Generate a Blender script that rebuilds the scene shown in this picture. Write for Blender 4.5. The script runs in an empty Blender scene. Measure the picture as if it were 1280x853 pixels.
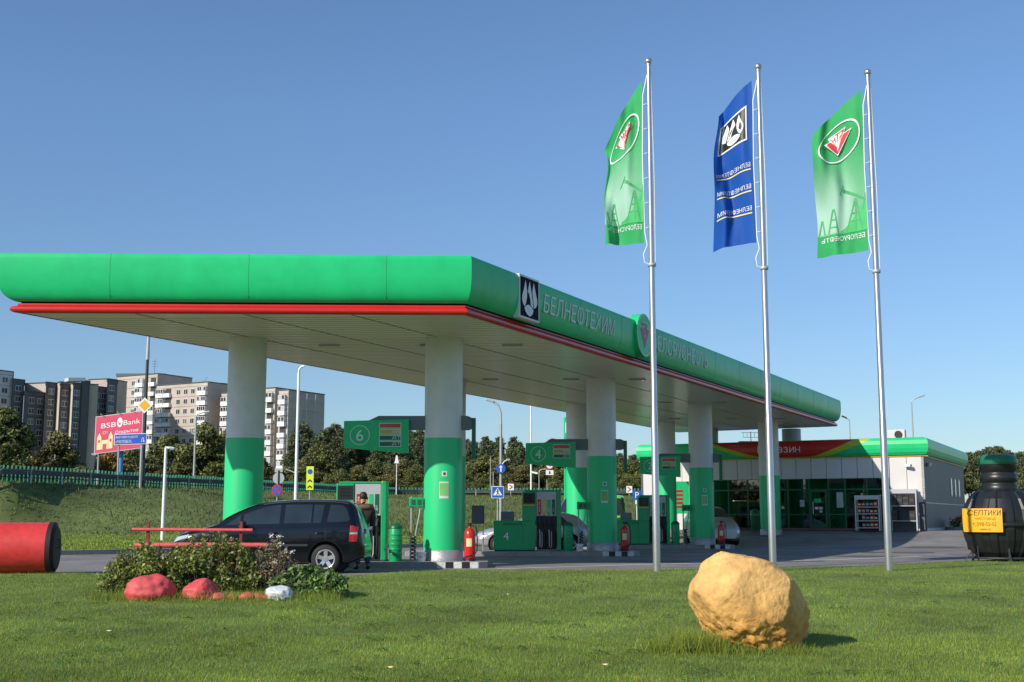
import bpy, math, random
import numpy as np
from mathutils import Vector, Matrix, noise
R = math.radians
random.seed(7); rng = np.random.default_rng(7)
SC = bpy.context.scene; C = SC.collection
# ------------------------------------------------------------------ camera calibration
F, HZ, CX, CY, H = 1530.0, 647.0, 640.0, 426.5, 1.23
TH = math.atan((HZ - CY) / F); CT, ST = math.cos(TH), math.sin(TH); FE = F / CT
def at(px, py, Y):
    u = (px - CX) / F; v = (CY - py) / F
    k = Y / (CT - v * ST)
    return Vector((u * k, Y, H + (ST + v * CT) * k))
def xat(px, Y): return (px - CX) / FE * Y
def zat(py, Y): return at(CX, py, Y).z
cam = bpy.data.cameras.new('camera'); camo = bpy.data.objects.new('camera', cam); C.objects.link(camo)
cam.sensor_width = 36; cam.lens = F / 1280 * 36; cam.clip_start = 0.1; cam.clip_end = 6000
camo.location = (0, 0, H); camo.rotation_euler = (math.pi / 2 + TH, 0, 0); SC.camera = camo
# ------------------------------------------------------------------ light
AZ, EL = R(48), R(31)
SD = Vector((-math.sin(AZ) * math.cos(EL), -math.cos(AZ) * math.cos(EL), math.sin(EL)))   # towards the sun
sun = bpy.data.lights.new('sun', 'SUN'); sun.energy = 5.0; sun.angle = R(0.5); sun.color = (1.0, 0.93, 0.82)
suno = bpy.data.objects.new('sun', sun); C.objects.link(suno); suno.location = (-40, -40, 60)
suno.rotation_euler = (-SD).to_track_quat('-Z', 'Y').to_euler()
w = bpy.data.worlds.new('World'); SC.world = w; w.use_nodes = True
nt = w.node_tree; nt.nodes.clear()
sk = nt.nodes.new('ShaderNodeTexSky'); sk.sky_type = 'NISHITA'; sk.sun_disc = False
sk.sun_elevation = EL; sk.sun_rotation = math.pi + AZ; sk.altitude = 100
sk.air_density = 1.0; sk.dust_density = 0.35; sk.ozone_density = 3.0
bg = nt.nodes.new('ShaderNodeBackground'); bg.inputs['Strength'].default_value = 0.13
wo = nt.nodes.new('ShaderNodeOutputWorld')
tn = nt.nodes.new('ShaderNodeMix'); tn.data_type = 'RGBA'; tn.blend_type = 'MULTIPLY'; tn.inputs[0].default_value = 1; tn.inputs[7].default_value = (0.88, 1.0, 1.12, 1)
nt.links.new(sk.outputs[0], tn.inputs[6]); gtc = nt.nodes.new('ShaderNodeTexCoord'); gsp = nt.nodes.new('ShaderNodeSeparateXYZ'); gmr = nt.nodes.new('ShaderNodeMapRange')
gmr.inputs[1].default_value = 0.0; gmr.inputs[2].default_value = 0.32; gmr.inputs[3].default_value = 0.72; gmr.inputs[4].default_value = 1.0
gm = nt.nodes.new('ShaderNodeMix'); gm.data_type = 'RGBA'; gm.blend_type = 'MULTIPLY'; gm.inputs[0].default_value = 1
nt.links.new(gtc.outputs['Generated'], gsp.inputs[0]); nt.links.new(gsp.outputs[2], gmr.inputs[0])
nt.links.new(tn.outputs[2], gm.inputs[6]); nt.links.new(gmr.outputs[0], gm.inputs[7]); nt.links.new(gm.outputs[2], bg.inputs[0]); nt.links.new(bg.outputs[0], wo.inputs[0])
SC.view_settings.view_transform = 'Standard'; SC.view_settings.look = 'None'; SC.view_settings.exposure = 0
# ------------------------------------------------------------------ materials
MATS = {}
def mat(name, col, rough=0.5, metal=0.0, var=0.1, vs=2.0, bump=0.0, bs=30.0, spec=0.5, coat=0.0, tint=False, trans=0.0, dirt=0.0, streak=False):
    if name in MATS: return MATS[name]
    m = bpy.data.materials.new(name); m.use_nodes = True; t = m.node_tree; N = t.nodes; L = t.links
    b = N['Principled BSDF']; out = N['Material Output']
    b.inputs['Roughness'].default_value = rough; b.inputs['Metallic'].default_value = metal
    b.inputs['Specular IOR Level'].default_value = spec; b.inputs['Coat Weight'].default_value = coat
    b.inputs['Coat Roughness'].default_value = 0.05
    tc = N.new('ShaderNodeTexCoord'); src = tc.outputs['Object']
    if streak:
        mp = N.new('ShaderNodeMapping'); mp.inputs['Scale'].default_value = (1, 1, 0.12); L.new(src, mp.inputs[0]); src = mp.outputs[0]
    nz = N.new('ShaderNodeTexNoise'); nz.inputs['Scale'].default_value = vs; nz.inputs['Detail'].default_value = 5
    L.new(src, nz.inputs['Vector'])
    cr = N.new('ShaderNodeValToRGB'); cr.color_ramp.elements[0].position = 0.3; cr.color_ramp.elements[1].position = 0.7
    cr.color_ramp.elements[0].color = [c * (1 - var) for c in col[:3]] + [1]
    cr.color_ramp.elements[1].color = [min(1, c * (1 + var)) for c in col[:3]] + [1]
    L.new(nz.outputs['Fac'], cr.inputs[0]); cs = cr.outputs[0]
    if dirt > 0:
        n2 = N.new('ShaderNodeTexNoise'); n2.inputs['Scale'].default_value = vs * 4.3; n2.inputs['Detail'].default_value = 8
        L.new(tc.outputs['Object'], n2.inputs['Vector'])
        r2 = N.new('ShaderNodeMapRange'); r2.inputs[1].default_value = 0.45; r2.inputs[2].default_value = 0.75; r2.inputs[3].default_value = 1; r2.inputs[4].default_value = 1 - dirt
        L.new(n2.outputs['Fac'], r2.inputs[0])
        mx = N.new('ShaderNodeMix'); mx.data_type = 'RGBA'; mx.blend_type = 'MULTIPLY'; mx.inputs[0].default_value = 1
        L.new(cs, mx.inputs[6]); L.new(r2.outputs[0], mx.inputs[7]); cs = mx.outputs[2]
    if tint:
        a = N.new('ShaderNodeAttribute'); a.attribute_name = 'tint'
        mx = N.new('ShaderNodeMix'); mx.data_type = 'RGBA'; mx.blend_type = 'MULTIPLY'; mx.inputs[0].default_value = 1
        L.new(cs, mx.inputs[6]); L.new(a.outputs['Color'], mx.inputs[7]); cs = mx.outputs[2]
    L.new(cs, b.inputs['Base Color'])
    if bump > 0:
        n3 = N.new('ShaderNodeTexNoise'); n3.inputs['Scale'].default_value = bs; n3.inputs['Detail'].default_value = 8
        L.new(tc.outputs['Object'], n3.inputs['Vector'])
        bp = N.new('ShaderNodeBump'); bp.inputs['Strength'].default_value = bump; bp.inputs['Distance'].default_value = 0.02
        L.new(n3.outputs['Fac'], bp.inputs['Height']); L.new(bp.outputs[0], b.inputs['Normal'])
    if trans > 0:
        tr = N.new('ShaderNodeBsdfTranslucent'); L.new(cs, tr.inputs['Color'])
        ms = N.new('ShaderNodeMixShader'); ms.inputs[0].default_value = trans
        L.new(b.outputs[0], ms.inputs[1]); L.new(tr.outputs[0], ms.inputs[2]); L.new(ms.outputs[0], out.inputs['Surface'])
    MATS[name] = m; return m
def glass(name, tintc, clear=0.3, rough=0.02):
    if name in MATS: return MATS[name]
    m = bpy.data.materials.new(name); m.use_nodes = True; t = m.node_tree; N = t.nodes; L = t.links; N.remove(N['Principled BSDF'])
    tr = N.new('ShaderNodeBsdfTransparent'); tr.inputs[0].default_value = (*tintc, 1)
    gl = N.new('ShaderNodeBsdfGlossy'); gl.inputs['Roughness'].default_value = rough; gl.inputs['Color'].default_value = (0.9, 0.95, 0.95, 1)
    fr = N.new('ShaderNodeFresnel'); fr.inputs[0].default_value = 1.6
    ad = N.new('ShaderNodeMath'); ad.operation = 'ADD'; ad.inputs[1].default_value = 0.05; L.new(fr.outputs[0], ad.inputs[0])
    mx = N.new('ShaderNodeMixShader'); L.new(ad.outputs[0], mx.inputs[0]); L.new(tr.outputs[0], mx.inputs[1]); L.new(gl.outputs[0], mx.inputs[2])
    L.new(mx.outputs[0], N['Material Output'].inputs['Surface']); MATS[name] = m; return m
GREEN = (0.018, 0.54, 0.185)
M = dict(
 green=mat('green_enamel', GREEN, 0.34, var=0.10, vs=0.7, coat=0.0, spec=0.32, bump=0.10, bs=1.2, dirt=0.10, streak=True),
 green_col=mat('green_column_paint', (0.02, 0.56, 0.20), 0.42, var=0.05, vs=0.8, streak=True),
 green_pump=mat('green_pump_paint', (0.010, 0.36, 0.12), 0.33, var=0.08, vs=3, dirt=0.15),
 dkgreen=mat('dark_green_paint', (0.008, 0.11, 0.045), 0.4, var=0.1),
 white=mat('white_paint', (0.70, 0.70, 0.68), 0.45, var=0.05, vs=0.8, streak=True, dirt=0.08),
 pure=mat('white_lettering', (0.8, 0.8, 0.78), 0.5, var=0.03),
 grey_letter=mat('pale_metal_lettering', (0.74, 0.77, 0.74), 0.6, var=0.05),
 soffit=mat('soffit_panel', (0.84, 0.78, 0.64), 0.24, var=0.06, vs=0.35, spec=0.6),
 seam=mat('seam_dark', (0.27, 0.25, 0.22), 0.6), seam2=mat('seam_pale', (0.50, 0.46, 0.38), 0.5),
 red=mat('red_enamel', (0.55, 0.018, 0.012), 0.3, var=0.06, coat=0.3),
 redpaint=mat('red_old_paint', (0.64, 0.085, 0.085), 0.6, var=0.14, vs=3, bump=0.15, bs=15, dirt=0.25),
 tank=mat('red_tank_paint', (0.66, 0.045, 0.04), 0.42, var=0.12, vs=2.2, bump=0.25, bs=6, dirt=0.2),
 black=mat('black_plastic', (0.012, 0.012, 0.013), 0.45, var=0.2),
 rubber=mat('black_rubber', (0.016, 0.016, 0.016), 0.75, var=0.2),
 dark=mat('dark_metal', (0.035, 0.037, 0.04), 0.5, var=0.15),
 grey=mat('grey_painted_metal', (0.13, 0.15, 0.155), 0.45, var=0.08),
 lgrey=mat('light_grey_metal', (0.45, 0.46, 0.46), 0.42, metal=0.2, var=0.08),
 steel=mat('brushed_steel', (0.58, 0.55, 0.53), 0.3, metal=0.85, var=0.06),
 galv=mat('galvanised_steel', (0.40, 0.40, 0.39), 0.45, metal=0.4, var=0.12),
 chrome=mat('bright_metal', (0.75, 0.75, 0.74), 0.18, metal=1.0, var=0.04),
 asphalt=mat('asphalt', (0.215, 0.20, 0.19), 0.85, var=0.22, vs=0.35, bump=0.35, bs=60, dirt=0.32),
 kerb=mat('kerb_concrete', (0.30, 0.29, 0.27), 0.85, var=0.15, vs=2, bump=0.3, dirt=0.2),
 line=mat('road_paint', (0.62, 0.62, 0.58), 0.7, var=0.12, vs=5, dirt=0.35),
 soil=mat('lawn_soil', (0.10, 0.155, 0.03), 0.95, var=0.35, vs=1.3),
 blade=mat('grass_blade', (0.265, 0.37, 0.053), 0.5, var=0.25, vs=0.45, tint=True, trans=0.35, spec=0.35),
 verge=mat('rough_grass', (0.115, 0.155, 0.04), 0.95, var=0.4, vs=0.22, bump=0.8, bs=2.5, dirt=0.3),
 vblade=mat('rough_grass_blade', (0.15, 0.20, 0.048), 0.7, var=0.35, vs=0.2, tint=True, trans=0.25),
 bark=mat('bark', (0.12, 0.08, 0.055), 0.9, var=0.3, vs=3, bump=0.5),
 leaf=mat('leaf', (0.15, 0.175, 0.045), 0.6, var=0.25, vs=0.3, tint=True, trans=0.2),
 needle=mat('needle', (0.09, 0.115, 0.042), 0.7, var=0.25, vs=0.3, tint=True, trans=0.1),
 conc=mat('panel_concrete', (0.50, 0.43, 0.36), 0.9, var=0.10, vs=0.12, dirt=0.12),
 conc_shade=mat('panel_concrete_shade', (0.135, 0.14, 0.15), 0.9, var=0.12, vs=0.12, dirt=0.2),  # darker copy of the panel concrete, shade of the left wing put into its colour
 ochre=mat('ochre_stone', (0.70, 0.40, 0.115), 0.9, var=0.22, vs=2.2, bump=1.0, bs=16, dirt=0.30),
 pink=mat('pink_poster', (0.60, 0.045, 0.115), 0.55, var=0.03),
 blue=mat('sign_blue', (0.02, 0.10, 0.50), 0.45, var=0.05),
 bluepost=mat('blue_post', (0.05, 0.22, 0.50), 0.45, var=0.08),
 yellow=mat('sign_yellow', (0.80, 0.42, 0.015), 0.45, var=0.05),
 lime=mat('fluorescent_sign', (0.65, 0.80, 0.02), 0.5, var=0.04),
 cream=mat('cream_print', (0.80, 0.66, 0.34), 0.55, var=0.05),
 orange=mat('orange_banner', (0.90, 0.43, 0.02), 0.55, var=0.08, vs=2),
 limepaint=mat('lime_car_paint', (0.12, 0.62, 0.06), 0.25, coat=0.6),
 carblack=mat('black_car_paint', (0.004, 0.006, 0.009), 0.2, var=0.1, coat=0.5, spec=0.35),
 silver=mat('silver_car_paint', (0.52, 0.53, 0.54), 0.28, metal=0.55, coat=0.6),
 bluecar=mat('blue_car_paint', (0.02, 0.035, 0.26), 0.25, coat=0.7),
 navy=mat('navy_car_paint', (0.008, 0.012, 0.04), 0.22, coat=0.7),
 taill=mat('tail_light', (0.45, 0.01, 0.015), 0.12, coat=0.8),
 lampw=mat('clear_lamp', (0.45, 0.47, 0.48), 0.1, coat=0.8),
 rim=mat('alloy_rim', (0.68, 0.68, 0.68), 0.25, metal=0.7, var=0.04),
 tankblk=mat('black_polyethylene', (0.014, 0.016, 0.016), 0.38, var=0.2, vs=4, bump=0.1, bs=8),
 cladding=mat('white_cladding', (0.62, 0.59, 0.58), 0.5, var=0.04, vs=0.5),
 clad_grey=mat('grey_cladding', (0.10, 0.105, 0.11), 0.5, var=0.08, vs=0.5, spec=0.2),
 plinth=mat('dark_plinth', (0.07, 0.085, 0.10), 0.4, var=0.1),
 check=mat('checker_plate', (0.42, 0.42, 0.42), 0.42, metal=0.5, var=0.12, vs=30, bump=0.6, bs=50),
 wood=mat('brown_goods', (0.20, 0.07, 0.04), 0.6, var=0.3, vs=8),
 screen=mat('display_screen', (0.015, 0.018, 0.02), 0.12, var=0.2),
 skin=mat('skin', (0.50, 0.28, 0.19), 0.55, var=0.06), hair=mat('dark_hair', (0.018, 0.012, 0.008), 0.6),
 jacket=mat('olive_jacket', (0.055, 0.045, 0.028), 0.85, var=0.15, vs=9, bump=0.4, bs=14),
 jacket_top=mat('tan_jacket_yoke', (0.16, 0.115, 0.065), 0.85, var=0.12, vs=9),
 jeans=mat('blue_jeans', (0.075, 0.11, 0.19), 0.85, var=0.2, vs=9, bump=0.3, bs=14),
 bag=mat('crumpled_bag', (0.62, 0.64, 0.66), 0.3, var=0.15, vs=9, bump=0.7, bs=22),
 glassd=glass('shop_glass', (0.10, 0.24, 0.19)), carglass=glass('car_glass', (0.10, 0.16, 0.15)),
 winglass=mat('window_glass', (0.035, 0.04, 0.045), 0.08, var=0.5, vs=0.4, spec=0.7),
)
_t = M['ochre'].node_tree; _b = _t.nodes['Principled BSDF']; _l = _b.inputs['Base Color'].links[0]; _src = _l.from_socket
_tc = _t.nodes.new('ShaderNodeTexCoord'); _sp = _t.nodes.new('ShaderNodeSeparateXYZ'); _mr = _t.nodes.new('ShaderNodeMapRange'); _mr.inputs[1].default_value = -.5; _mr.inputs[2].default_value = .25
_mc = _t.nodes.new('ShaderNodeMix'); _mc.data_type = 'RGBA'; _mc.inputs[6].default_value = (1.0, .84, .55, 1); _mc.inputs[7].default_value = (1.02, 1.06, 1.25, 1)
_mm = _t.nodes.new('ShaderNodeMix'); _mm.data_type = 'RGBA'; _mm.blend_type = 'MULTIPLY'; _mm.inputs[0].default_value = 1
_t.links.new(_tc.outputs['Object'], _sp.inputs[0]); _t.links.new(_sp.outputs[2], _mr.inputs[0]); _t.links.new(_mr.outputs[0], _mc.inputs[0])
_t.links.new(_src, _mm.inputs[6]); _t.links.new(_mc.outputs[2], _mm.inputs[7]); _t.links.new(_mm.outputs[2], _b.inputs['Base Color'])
# ------------------------------------------------------------------ object helpers
OFF = {}
def tag(o, label=None, cat=None, group=None, kind=None):
    if label: o['label'] = label
    if cat: o['category'] = cat
    if group: o['group'] = group
    if kind: o['kind'] = kind
    return o
def thing(name, label, cat, loc=(0, 0, 0), group=None):
    o = bpy.data.objects.new(name, None); C.objects.link(o); o.empty_display_size = 0.2
    o.location = loc; OFF[o.name] = Vector(loc); tag(o, label, cat, group); return o
def dup(o, loc=None, rz=None, label=None, group=None, parent=None, sc=None):
    c = o.copy(); C.objects.link(c)
    if parent is not None: c.parent = parent
    if loc is not None: c.location = loc
    if rz is not None: c.rotation_euler = (0, 0, rz)
    if sc is not None: c.scale = (sc, sc, sc) if not isinstance(sc, tuple) else sc
    if label: c['label'] = label
    if group: c['group'] = group
    for ch in list(o.children): dup(ch, parent=c)
    return c
class MB:
    def __init__(s): s.v = []; s.f = []; s.m = []; s.s = []
    def add(s, vs, fs, m=0, smooth=False):
        n = len(s.v); s.v += [tuple(p) for p in vs]
        for f in fs: s.f.append([i + n for i in f]); s.m.append(m); s.s.append(smooth)
        return s
    def box(s, c, d, rz=0.0, m=0, mtx=None):
        hx, hy, hz = d[0] / 2, d[1] / 2, d[2] / 2
        q = mtx or Matrix.Rotation(rz, 3, 'Z'); c = Vector(c)
        vs = [c + q @ Vector((x * hx, y * hy, z * hz)) for z in (-1, 1) for y in (-1, 1) for x in (-1, 1)]
        return s.add(vs, [(0, 2, 3, 1), (4, 5, 7, 6), (0, 1, 5, 4), (2, 6, 7, 3), (0, 4, 6, 2), (1, 3, 7, 5)], m)
    def bar(s, p0, p1, wd, ht, m=0, up=(0, 0, 1)):
        p0, p1 = Vector(p0), Vector(p1); d = p1 - p0; L = d.length; x = d / L; up = Vector(up)
        y = up.cross(x); y = y.normalized() if y.length > 1e-6 else Vector((0, 1, 0)); z = x.cross(y)
        return s.box((p0 + p1) / 2, (L, wd, ht), m=m, mtx=Matrix((x, y, z)).transposed())
    def cyl(s, p0, p1, r0, r1=None, n=16, m=0, caps=True, smooth=True):
        p0, p1 = Vector(p0), Vector(p1); r1 = r0 if r1 is None else r1
        d = (p1 - p0).normalized(); a = d.orthogonal().normalized(); b = d.cross(a)
        vs = []
        for p, r in ((p0, r0), (p1, r1)):
            for i in range(n):
                t = 2 * math.pi * i / n; vs.append(p + (a * math.cos(t) + b * math.sin(t)) * r)
        s.add(vs, [(i, (i + 1) % n, n + (i + 1) % n, n + i) for i in range(n)], m, smooth)
        if caps: s.add(vs, [tuple(range(n))[::-1], tuple(range(n, 2 * n))], m)
        return s
    def tube(s, path, r, n=10, m=0, caps=True):
        P = [Vector(p) for p in path]; k = len(P); rr = r if isinstance(r, (list, tuple)) else [r] * k
        vs = []; a = None
        for i in range(k):
            d = (P[min(i + 1, k - 1)] - P[max(i - 1, 0)]).normalized()
            a = d.orthogonal().normalized() if a is None else (a - d * a.dot(d)).normalized()
            b = d.cross(a)
            for j in range(n):
                t = 2 * math.pi * j / n; vs.append(P[i] + (a * math.cos(t) + b * math.sin(t)) * rr[i])
        fs = [(i * n + j, i * n + (j + 1) % n, (i + 1) * n + (j + 1) % n, (i + 1) * n + j) for i in range(k - 1) for j in range(n)]
        s.add(vs, fs, m, True)
        if caps: s.add(vs, [tuple(range(n))[::-1], tuple(range((k - 1) * n, k * n))], m)
        return s
    def lathe(s, prof, c, n=24, m=0, axis='Z', rad=None, smooth=True, caps=True):
        c = Vector(c); vs = []; k = len(prof)
        for r, z in prof:
            for j in range(n):
                t = 2 * math.pi * j / n; q = r * (rad(t, z) if rad else 1)
                p = Vector((q * math.cos(t), q * math.sin(t), z))
                if axis == 'Y': p = Vector((p.x, p.z, p.y))
                if axis == 'X': p = Vector((p.z, p.x, p.y))
                vs.append(c + p)
        fs = [(i * n + j, i * n + (j + 1) % n, (i + 1) * n + (j + 1) % n, (i + 1) * n + j) for i in range(k - 1) for j in range(n)]
        s.add(vs, fs, m, smooth)
        if caps: s.add(vs, [tuple(range(n))[::-1], tuple(range((k - 1) * n, k * n))], m)
        return s
    def ball(s, c, r, n=16, m=0, sz=1.0):
        pr = [(max(1e-4, r * math.sin(math.pi * i / 10)), -r * sz * math.cos(math.pi * i / 10)) for i in range(11)]
        return s.lathe(pr, c, n, m)
    def prism(s, poly, O, U, V, t, m=0, mside=None):
        O, U, V = Vector(O), Vector(U).normalized(), Vector(V).normalized(); N = U.cross(V); n = len(poly)
        fr = [O + U * x + V * y + N * t for x, y in poly]; bk = [O + U * x + V * y for x, y in poly]
        a = sum(poly[i][0] * poly[(i + 1) % n][1] - poly[(i + 1) % n][0] * poly[i][1] for i in range(n))
        o = list(range(n)); o = o if a > 0 else o[::-1]
        s.add(fr + bk, [tuple(o), tuple(i + n for i in o[::-1])], m)
        s.add(fr + bk, [(o[i], o[i] + n, o[(i + 1) % n] + n, o[(i + 1) % n]) for i in range(n)], m if mside is None else mside); return s
    def grid(s, fn, nu, nv, m=0, smooth=True):
        vs = [fn(i / nu, j / nv) for j in range(nv + 1) for i in range(nu + 1)]
        return s.add(vs, [(j * (nu + 1) + i, j * (nu + 1) + i + 1, (j + 1) * (nu + 1) + i + 1, (j + 1) * (nu + 1) + i) for j in range(nv) for i in range(nu)], m, smooth)
    def text(s, body, O, U, V, w_, h_, m=0, shear=0.0, fn=None):
        vs, fs = text2d(body); O = Vector(O) if O is not None else None
        if fn is None:
            U, V = Vector(U).normalized(), Vector(V).normalized()
            pts = [O + U * (x * w_ + shear * y * h_) + V * (y * h_) for x, y in vs]
        else: pts = [fn(x, y) for x, y in vs]
        return s.add(pts, fs, m)
    def build(s, name, mats, parent=None, bevel=0.0, loc=None):
        me = bpy.data.meshes.new(name); off = OFF.get(parent.name, Vector()) if parent else (Vector(loc) if loc is not None else Vector())
        me.from_pydata([(p[0] - off.x, p[1] - off.y, p[2] - off.z) for p in s.v], [], s.f)
        mats = mats if isinstance(mats, (list, tuple)) else [mats]
        for q in mats: me.materials.append(q)
        me.polygons.foreach_set('material_index', s.m); me.polygons.foreach_set('use_smooth', s.s); me.update()
        o = bpy.data.objects.new(name, me); C.objects.link(o)
        if parent: o.parent = parent; OFF[o.name] = off
        elif loc is not None: o.location = loc; OFF[o.name] = off
        if bevel:
            md = o.modifiers.new('bevel', 'BEVEL'); md.width = bevel; md.segments = 2; md.limit_method = 'ANGLE'; md.angle_limit = R(50)
        return o
TXT = {}
def rawtext(body):
    c = bpy.data.curves.new('lettering', 'FONT'); c.body = body; c.resolution_u = 3
    o = bpy.data.objects.new('lettering', c); C.objects.link(o)
    dg = bpy.context.evaluated_depsgraph_get(); me = o.evaluated_get(dg).to_mesh()
    vs = [(v.co.x, v.co.y) for v in me.vertices]; fs = [tuple(p.vertices) for p in me.polygons]
    bpy.data.objects.remove(o); bpy.data.curves.remove(c); return vs, fs
def text2d(body):
    if body in TXT: return TXT[body]
    if 'Ф' in body:                     # ring plus bar, so that the bowl stays open
        i = body.index('Ф'); vs, fs = rawtext(body.replace('Ф', 'О')); xr = max(v[0] for v in rawtext(body[:i] + 'О')[0]); o_ = [v[0] for v in rawtext('О')[0]]
        xm = xr - (max(o_) - min(o_)) / 2; y1 = max(v[1] for v in vs); n = len(vs)
        vs += [(xm - .042, -.0), (xm + .042, -.0), (xm + .042, y1), (xm - .042, y1)]; fs.append((n, n + 1, n + 2, n + 3))
        x0 = min(v[0] for v in vs); x1 = max(v[0] for v in vs); y0 = min(v[1] for v in vs)
        TXT[body] = ([((x - x0) / (x1 - x0), (y - y0) / (y1 - y0)) for x, y in vs], fs); return TXT[body]
    c = bpy.data.curves.new('lettering', 'FONT'); c.body = body; c.resolution_u = 3
    o = bpy.data.objects.new('lettering', c); C.objects.link(o)
    dg = bpy.context.evaluated_depsgraph_get(); me = o.evaluated_get(dg).to_mesh()
    vs = [(v.co.x, v.co.y) for v in me.vertices]; fs = [tuple(p.vertices) for p in me.polygons]
    x0 = min(v[0] for v in vs); x1 = max(v[0] for v in vs); y0 = min(v[1] for v in vs); y1 = max(v[1] for v in vs)
    vs = [((x - x0) / (x1 - x0), (y - y0) / (y1 - y0)) for x, y in vs]
    bpy.data.objects.remove(o); bpy.data.curves.remove(c); TXT[body] = (vs, fs); return TXT[body]
def bake(o):
    dg = bpy.context.evaluated_depsgraph_get(); me = bpy.data.meshes.new_from_object(o.evaluated_get(dg))
    o.modifiers.clear(); o.data = me; return o
def npmesh(name, V, Fc, mats, parent=None, tint=None, loc=(0, 0, 0), smooth=False):
    """V (n,3), Fc (k, 3 or 4) numpy arrays; tint (n,3) point colours"""
    me = bpy.data.meshes.new(name); n, k, c = len(V), len(Fc), Fc.shape[1]
    me.vertices.add(n); me.vertices.foreach_set('co', np.ascontiguousarray(V, dtype=np.float32).ravel())
    me.loops.add(k * c); me.loops.foreach_set('vertex_index', np.ascontiguousarray(Fc, dtype=np.int32).ravel())
    me.polygons.add(k); me.polygons.foreach_set('loop_start', np.arange(0, k * c, c, dtype=np.int32))
    me.update(calc_edges=True)
    if smooth: me.polygons.foreach_set('use_smooth', np.ones(k, dtype=bool))
    for q in (mats if isinstance(mats, (list, tuple)) else [mats]): me.materials.append(q)
    if tint is not None:
        a = me.attributes.new('tint', 'FLOAT_COLOR', 'POINT')
        a.data.foreach_set('color', np.concatenate([tint, np.ones((n, 1))], 1).astype(np.float32).ravel())
    o = bpy.data.objects.new(name, me); C.objects.link(o); o.location = loc
    if parent: o.parent = parent
    return o
def sm(x): x = min(1.0, max(0.0, x)); return x * x * (3 - 2 * x)
def lerp1(x, pts): return float(np.interp(x, [p[0] for p in pts], [p[1] for p in pts]))
# ------------------------------------------------------------------ ground
SU = Vector((0.4515, 0.8923, 0)); SN = Vector((0.8923, -0.4515, 0))      # canopy side direction, outward normal
LAWN = [(-60, 28), (-11.4, 27.8), (-8.6, 26.6), (-7.2, 25.9), (-3.2, 25.9), (-2.3, 27.8), (-1.5, 28.5), (3.6, 28.9), (5.4, 29.8), (9, 31.2), (13, 35.0), (15.5, 36.6), (30, 44), (60, 52)]
KERB = [(-60, 34), (-30, 34.5), (-20, 37), (-14.9, 41), (-4.1, 51), (2, 57), (10, 69), (20, 82), (40, 95), (60, 100)]
def Ledge(X): return lerp1(X, LAWN)
def Kedge(X): return lerp1(X, KERB)
def zg(X, Y):
    q = min(1, max(0, (0.4515 * X + 0.8923 * Y - 50) / 11)); return 0.6 * q * q
def zl(X, Y):
    e = Ledge(X); return -0.37 + (0.40 + zg(X, e)) * sm((Y / e - 0.40) / 0.6)
TOE = [(-1.8, 60), (-.5, 66), (-.35, 67), (-.2, 62), (-.104, 59), (0, 62), (.1, 70), (.25, 95), (1, 130)]
TOP = [(-1.8, 62), (-.6, 67), (-.41, 68.5), (-.35, 74.6), (-.25, 87.6), (-.104, 114), (.3, 118), (1, 140)]
def ztop(u): return lerp1(u, [(-.2, 3.2), (.16, 3.1), (.33, .7)])
def terr(X, Y):
    u = X / Y; k = lerp1(u, [(a / b, b) for a, b in KERB]); kz = zg(u * k, k) + 0.13
    toe = max(k + 0.5, lerp1(u, TOE)); top = max(toe + 1, lerp1(u, TOP)); zt = max(0.32, kz + 0.05)
    if Y < toe: z = kz + (zt - kz) * (Y - k) / (toe - k)
    elif Y < top: z = zt + (ztop(u) - zt) * sm((Y - toe) / (top - toe))
    else: z = ztop(u)
    if Y > k + 0.3: z += 0.05 * noise.noise((X * .5, Y * .5, 3))
    return z
mb = MB(); mb.add([(-3000, -800, -1.2), (3000, -800, -1.2), (3000, 4000, -1.2), (-3000, 4000, -1.2)], [(0, 1, 2, 3)])
tag(mb.build('ground', M['verge']), kind='structure')
mb = MB()
def fl(a, b):
    X = -60 + 120 * a; y = -25 + (Ledge(X) + 25) * b; return (X, y, zl(X, y))
mb.grid(fl, 240, 90); tag(mb.build('lawn', M['soil']), kind='structure')
mb = MB()
def ff(a, b):
    X = -60 + 120 * a; y0 = Ledge(X) - 0.15; y = y0 + (Kedge(X) - y0) * b; return (X, y, zg(X, y))
mb.grid(ff, 240, 80); tag(mb.build('forecourt', M['asphalt']), kind='structure')
mb = MB()
us = [KERB[0][0] / KERB[0][1] + (KERB[-1][0] / KERB[-1][1] - KERB[0][0] / KERB[0][1]) * i / 260 for i in range(261)]
def ft(a, b):
    u = us[round(a * 260)]; k = lerp1(u, [(p / q, q) for p, q in KERB])
    y = k + (130 - k) * (b / 0.75) if b <= 0.75 else 130 * (3500 / 130) ** ((b - 0.75) / 0.25)
    return (u * y, y, terr(u * y, y))
mb.grid(ft, 260, 120); tag(mb.build('embankment', M['verge']), kind='structure')
# kerb along the verge
mb = MB(); P = []
for a in np.linspace(-60, 60, 121): P.append((a, Kedge(a)))
for (x0, y0), (x1, y1) in zip(P[:-1], P[1:]):
    z0, z1 = zg(x0, y0), zg(x1, y1); d = Vector((x1 - x0, y1 - y0, 0)).normalized(); n = Vector((-d.y, d.x, 0)) * 0.2
    vs = []
    for (x, y, z) in ((x0, y0, z0), (x1, y1, z1)):
        vs += [(x, y, z - .05), (x, y, z + .15), (x + n.x, y + n.y, z + .155), (x + n.x, y + n.y, z - .05)]
    mb.add(vs, [(0, 4, 5, 1), (1, 5, 6, 2), (2, 6, 7, 3)])
tag(mb.build('kerb', M['kerb']), kind='structure')
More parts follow.
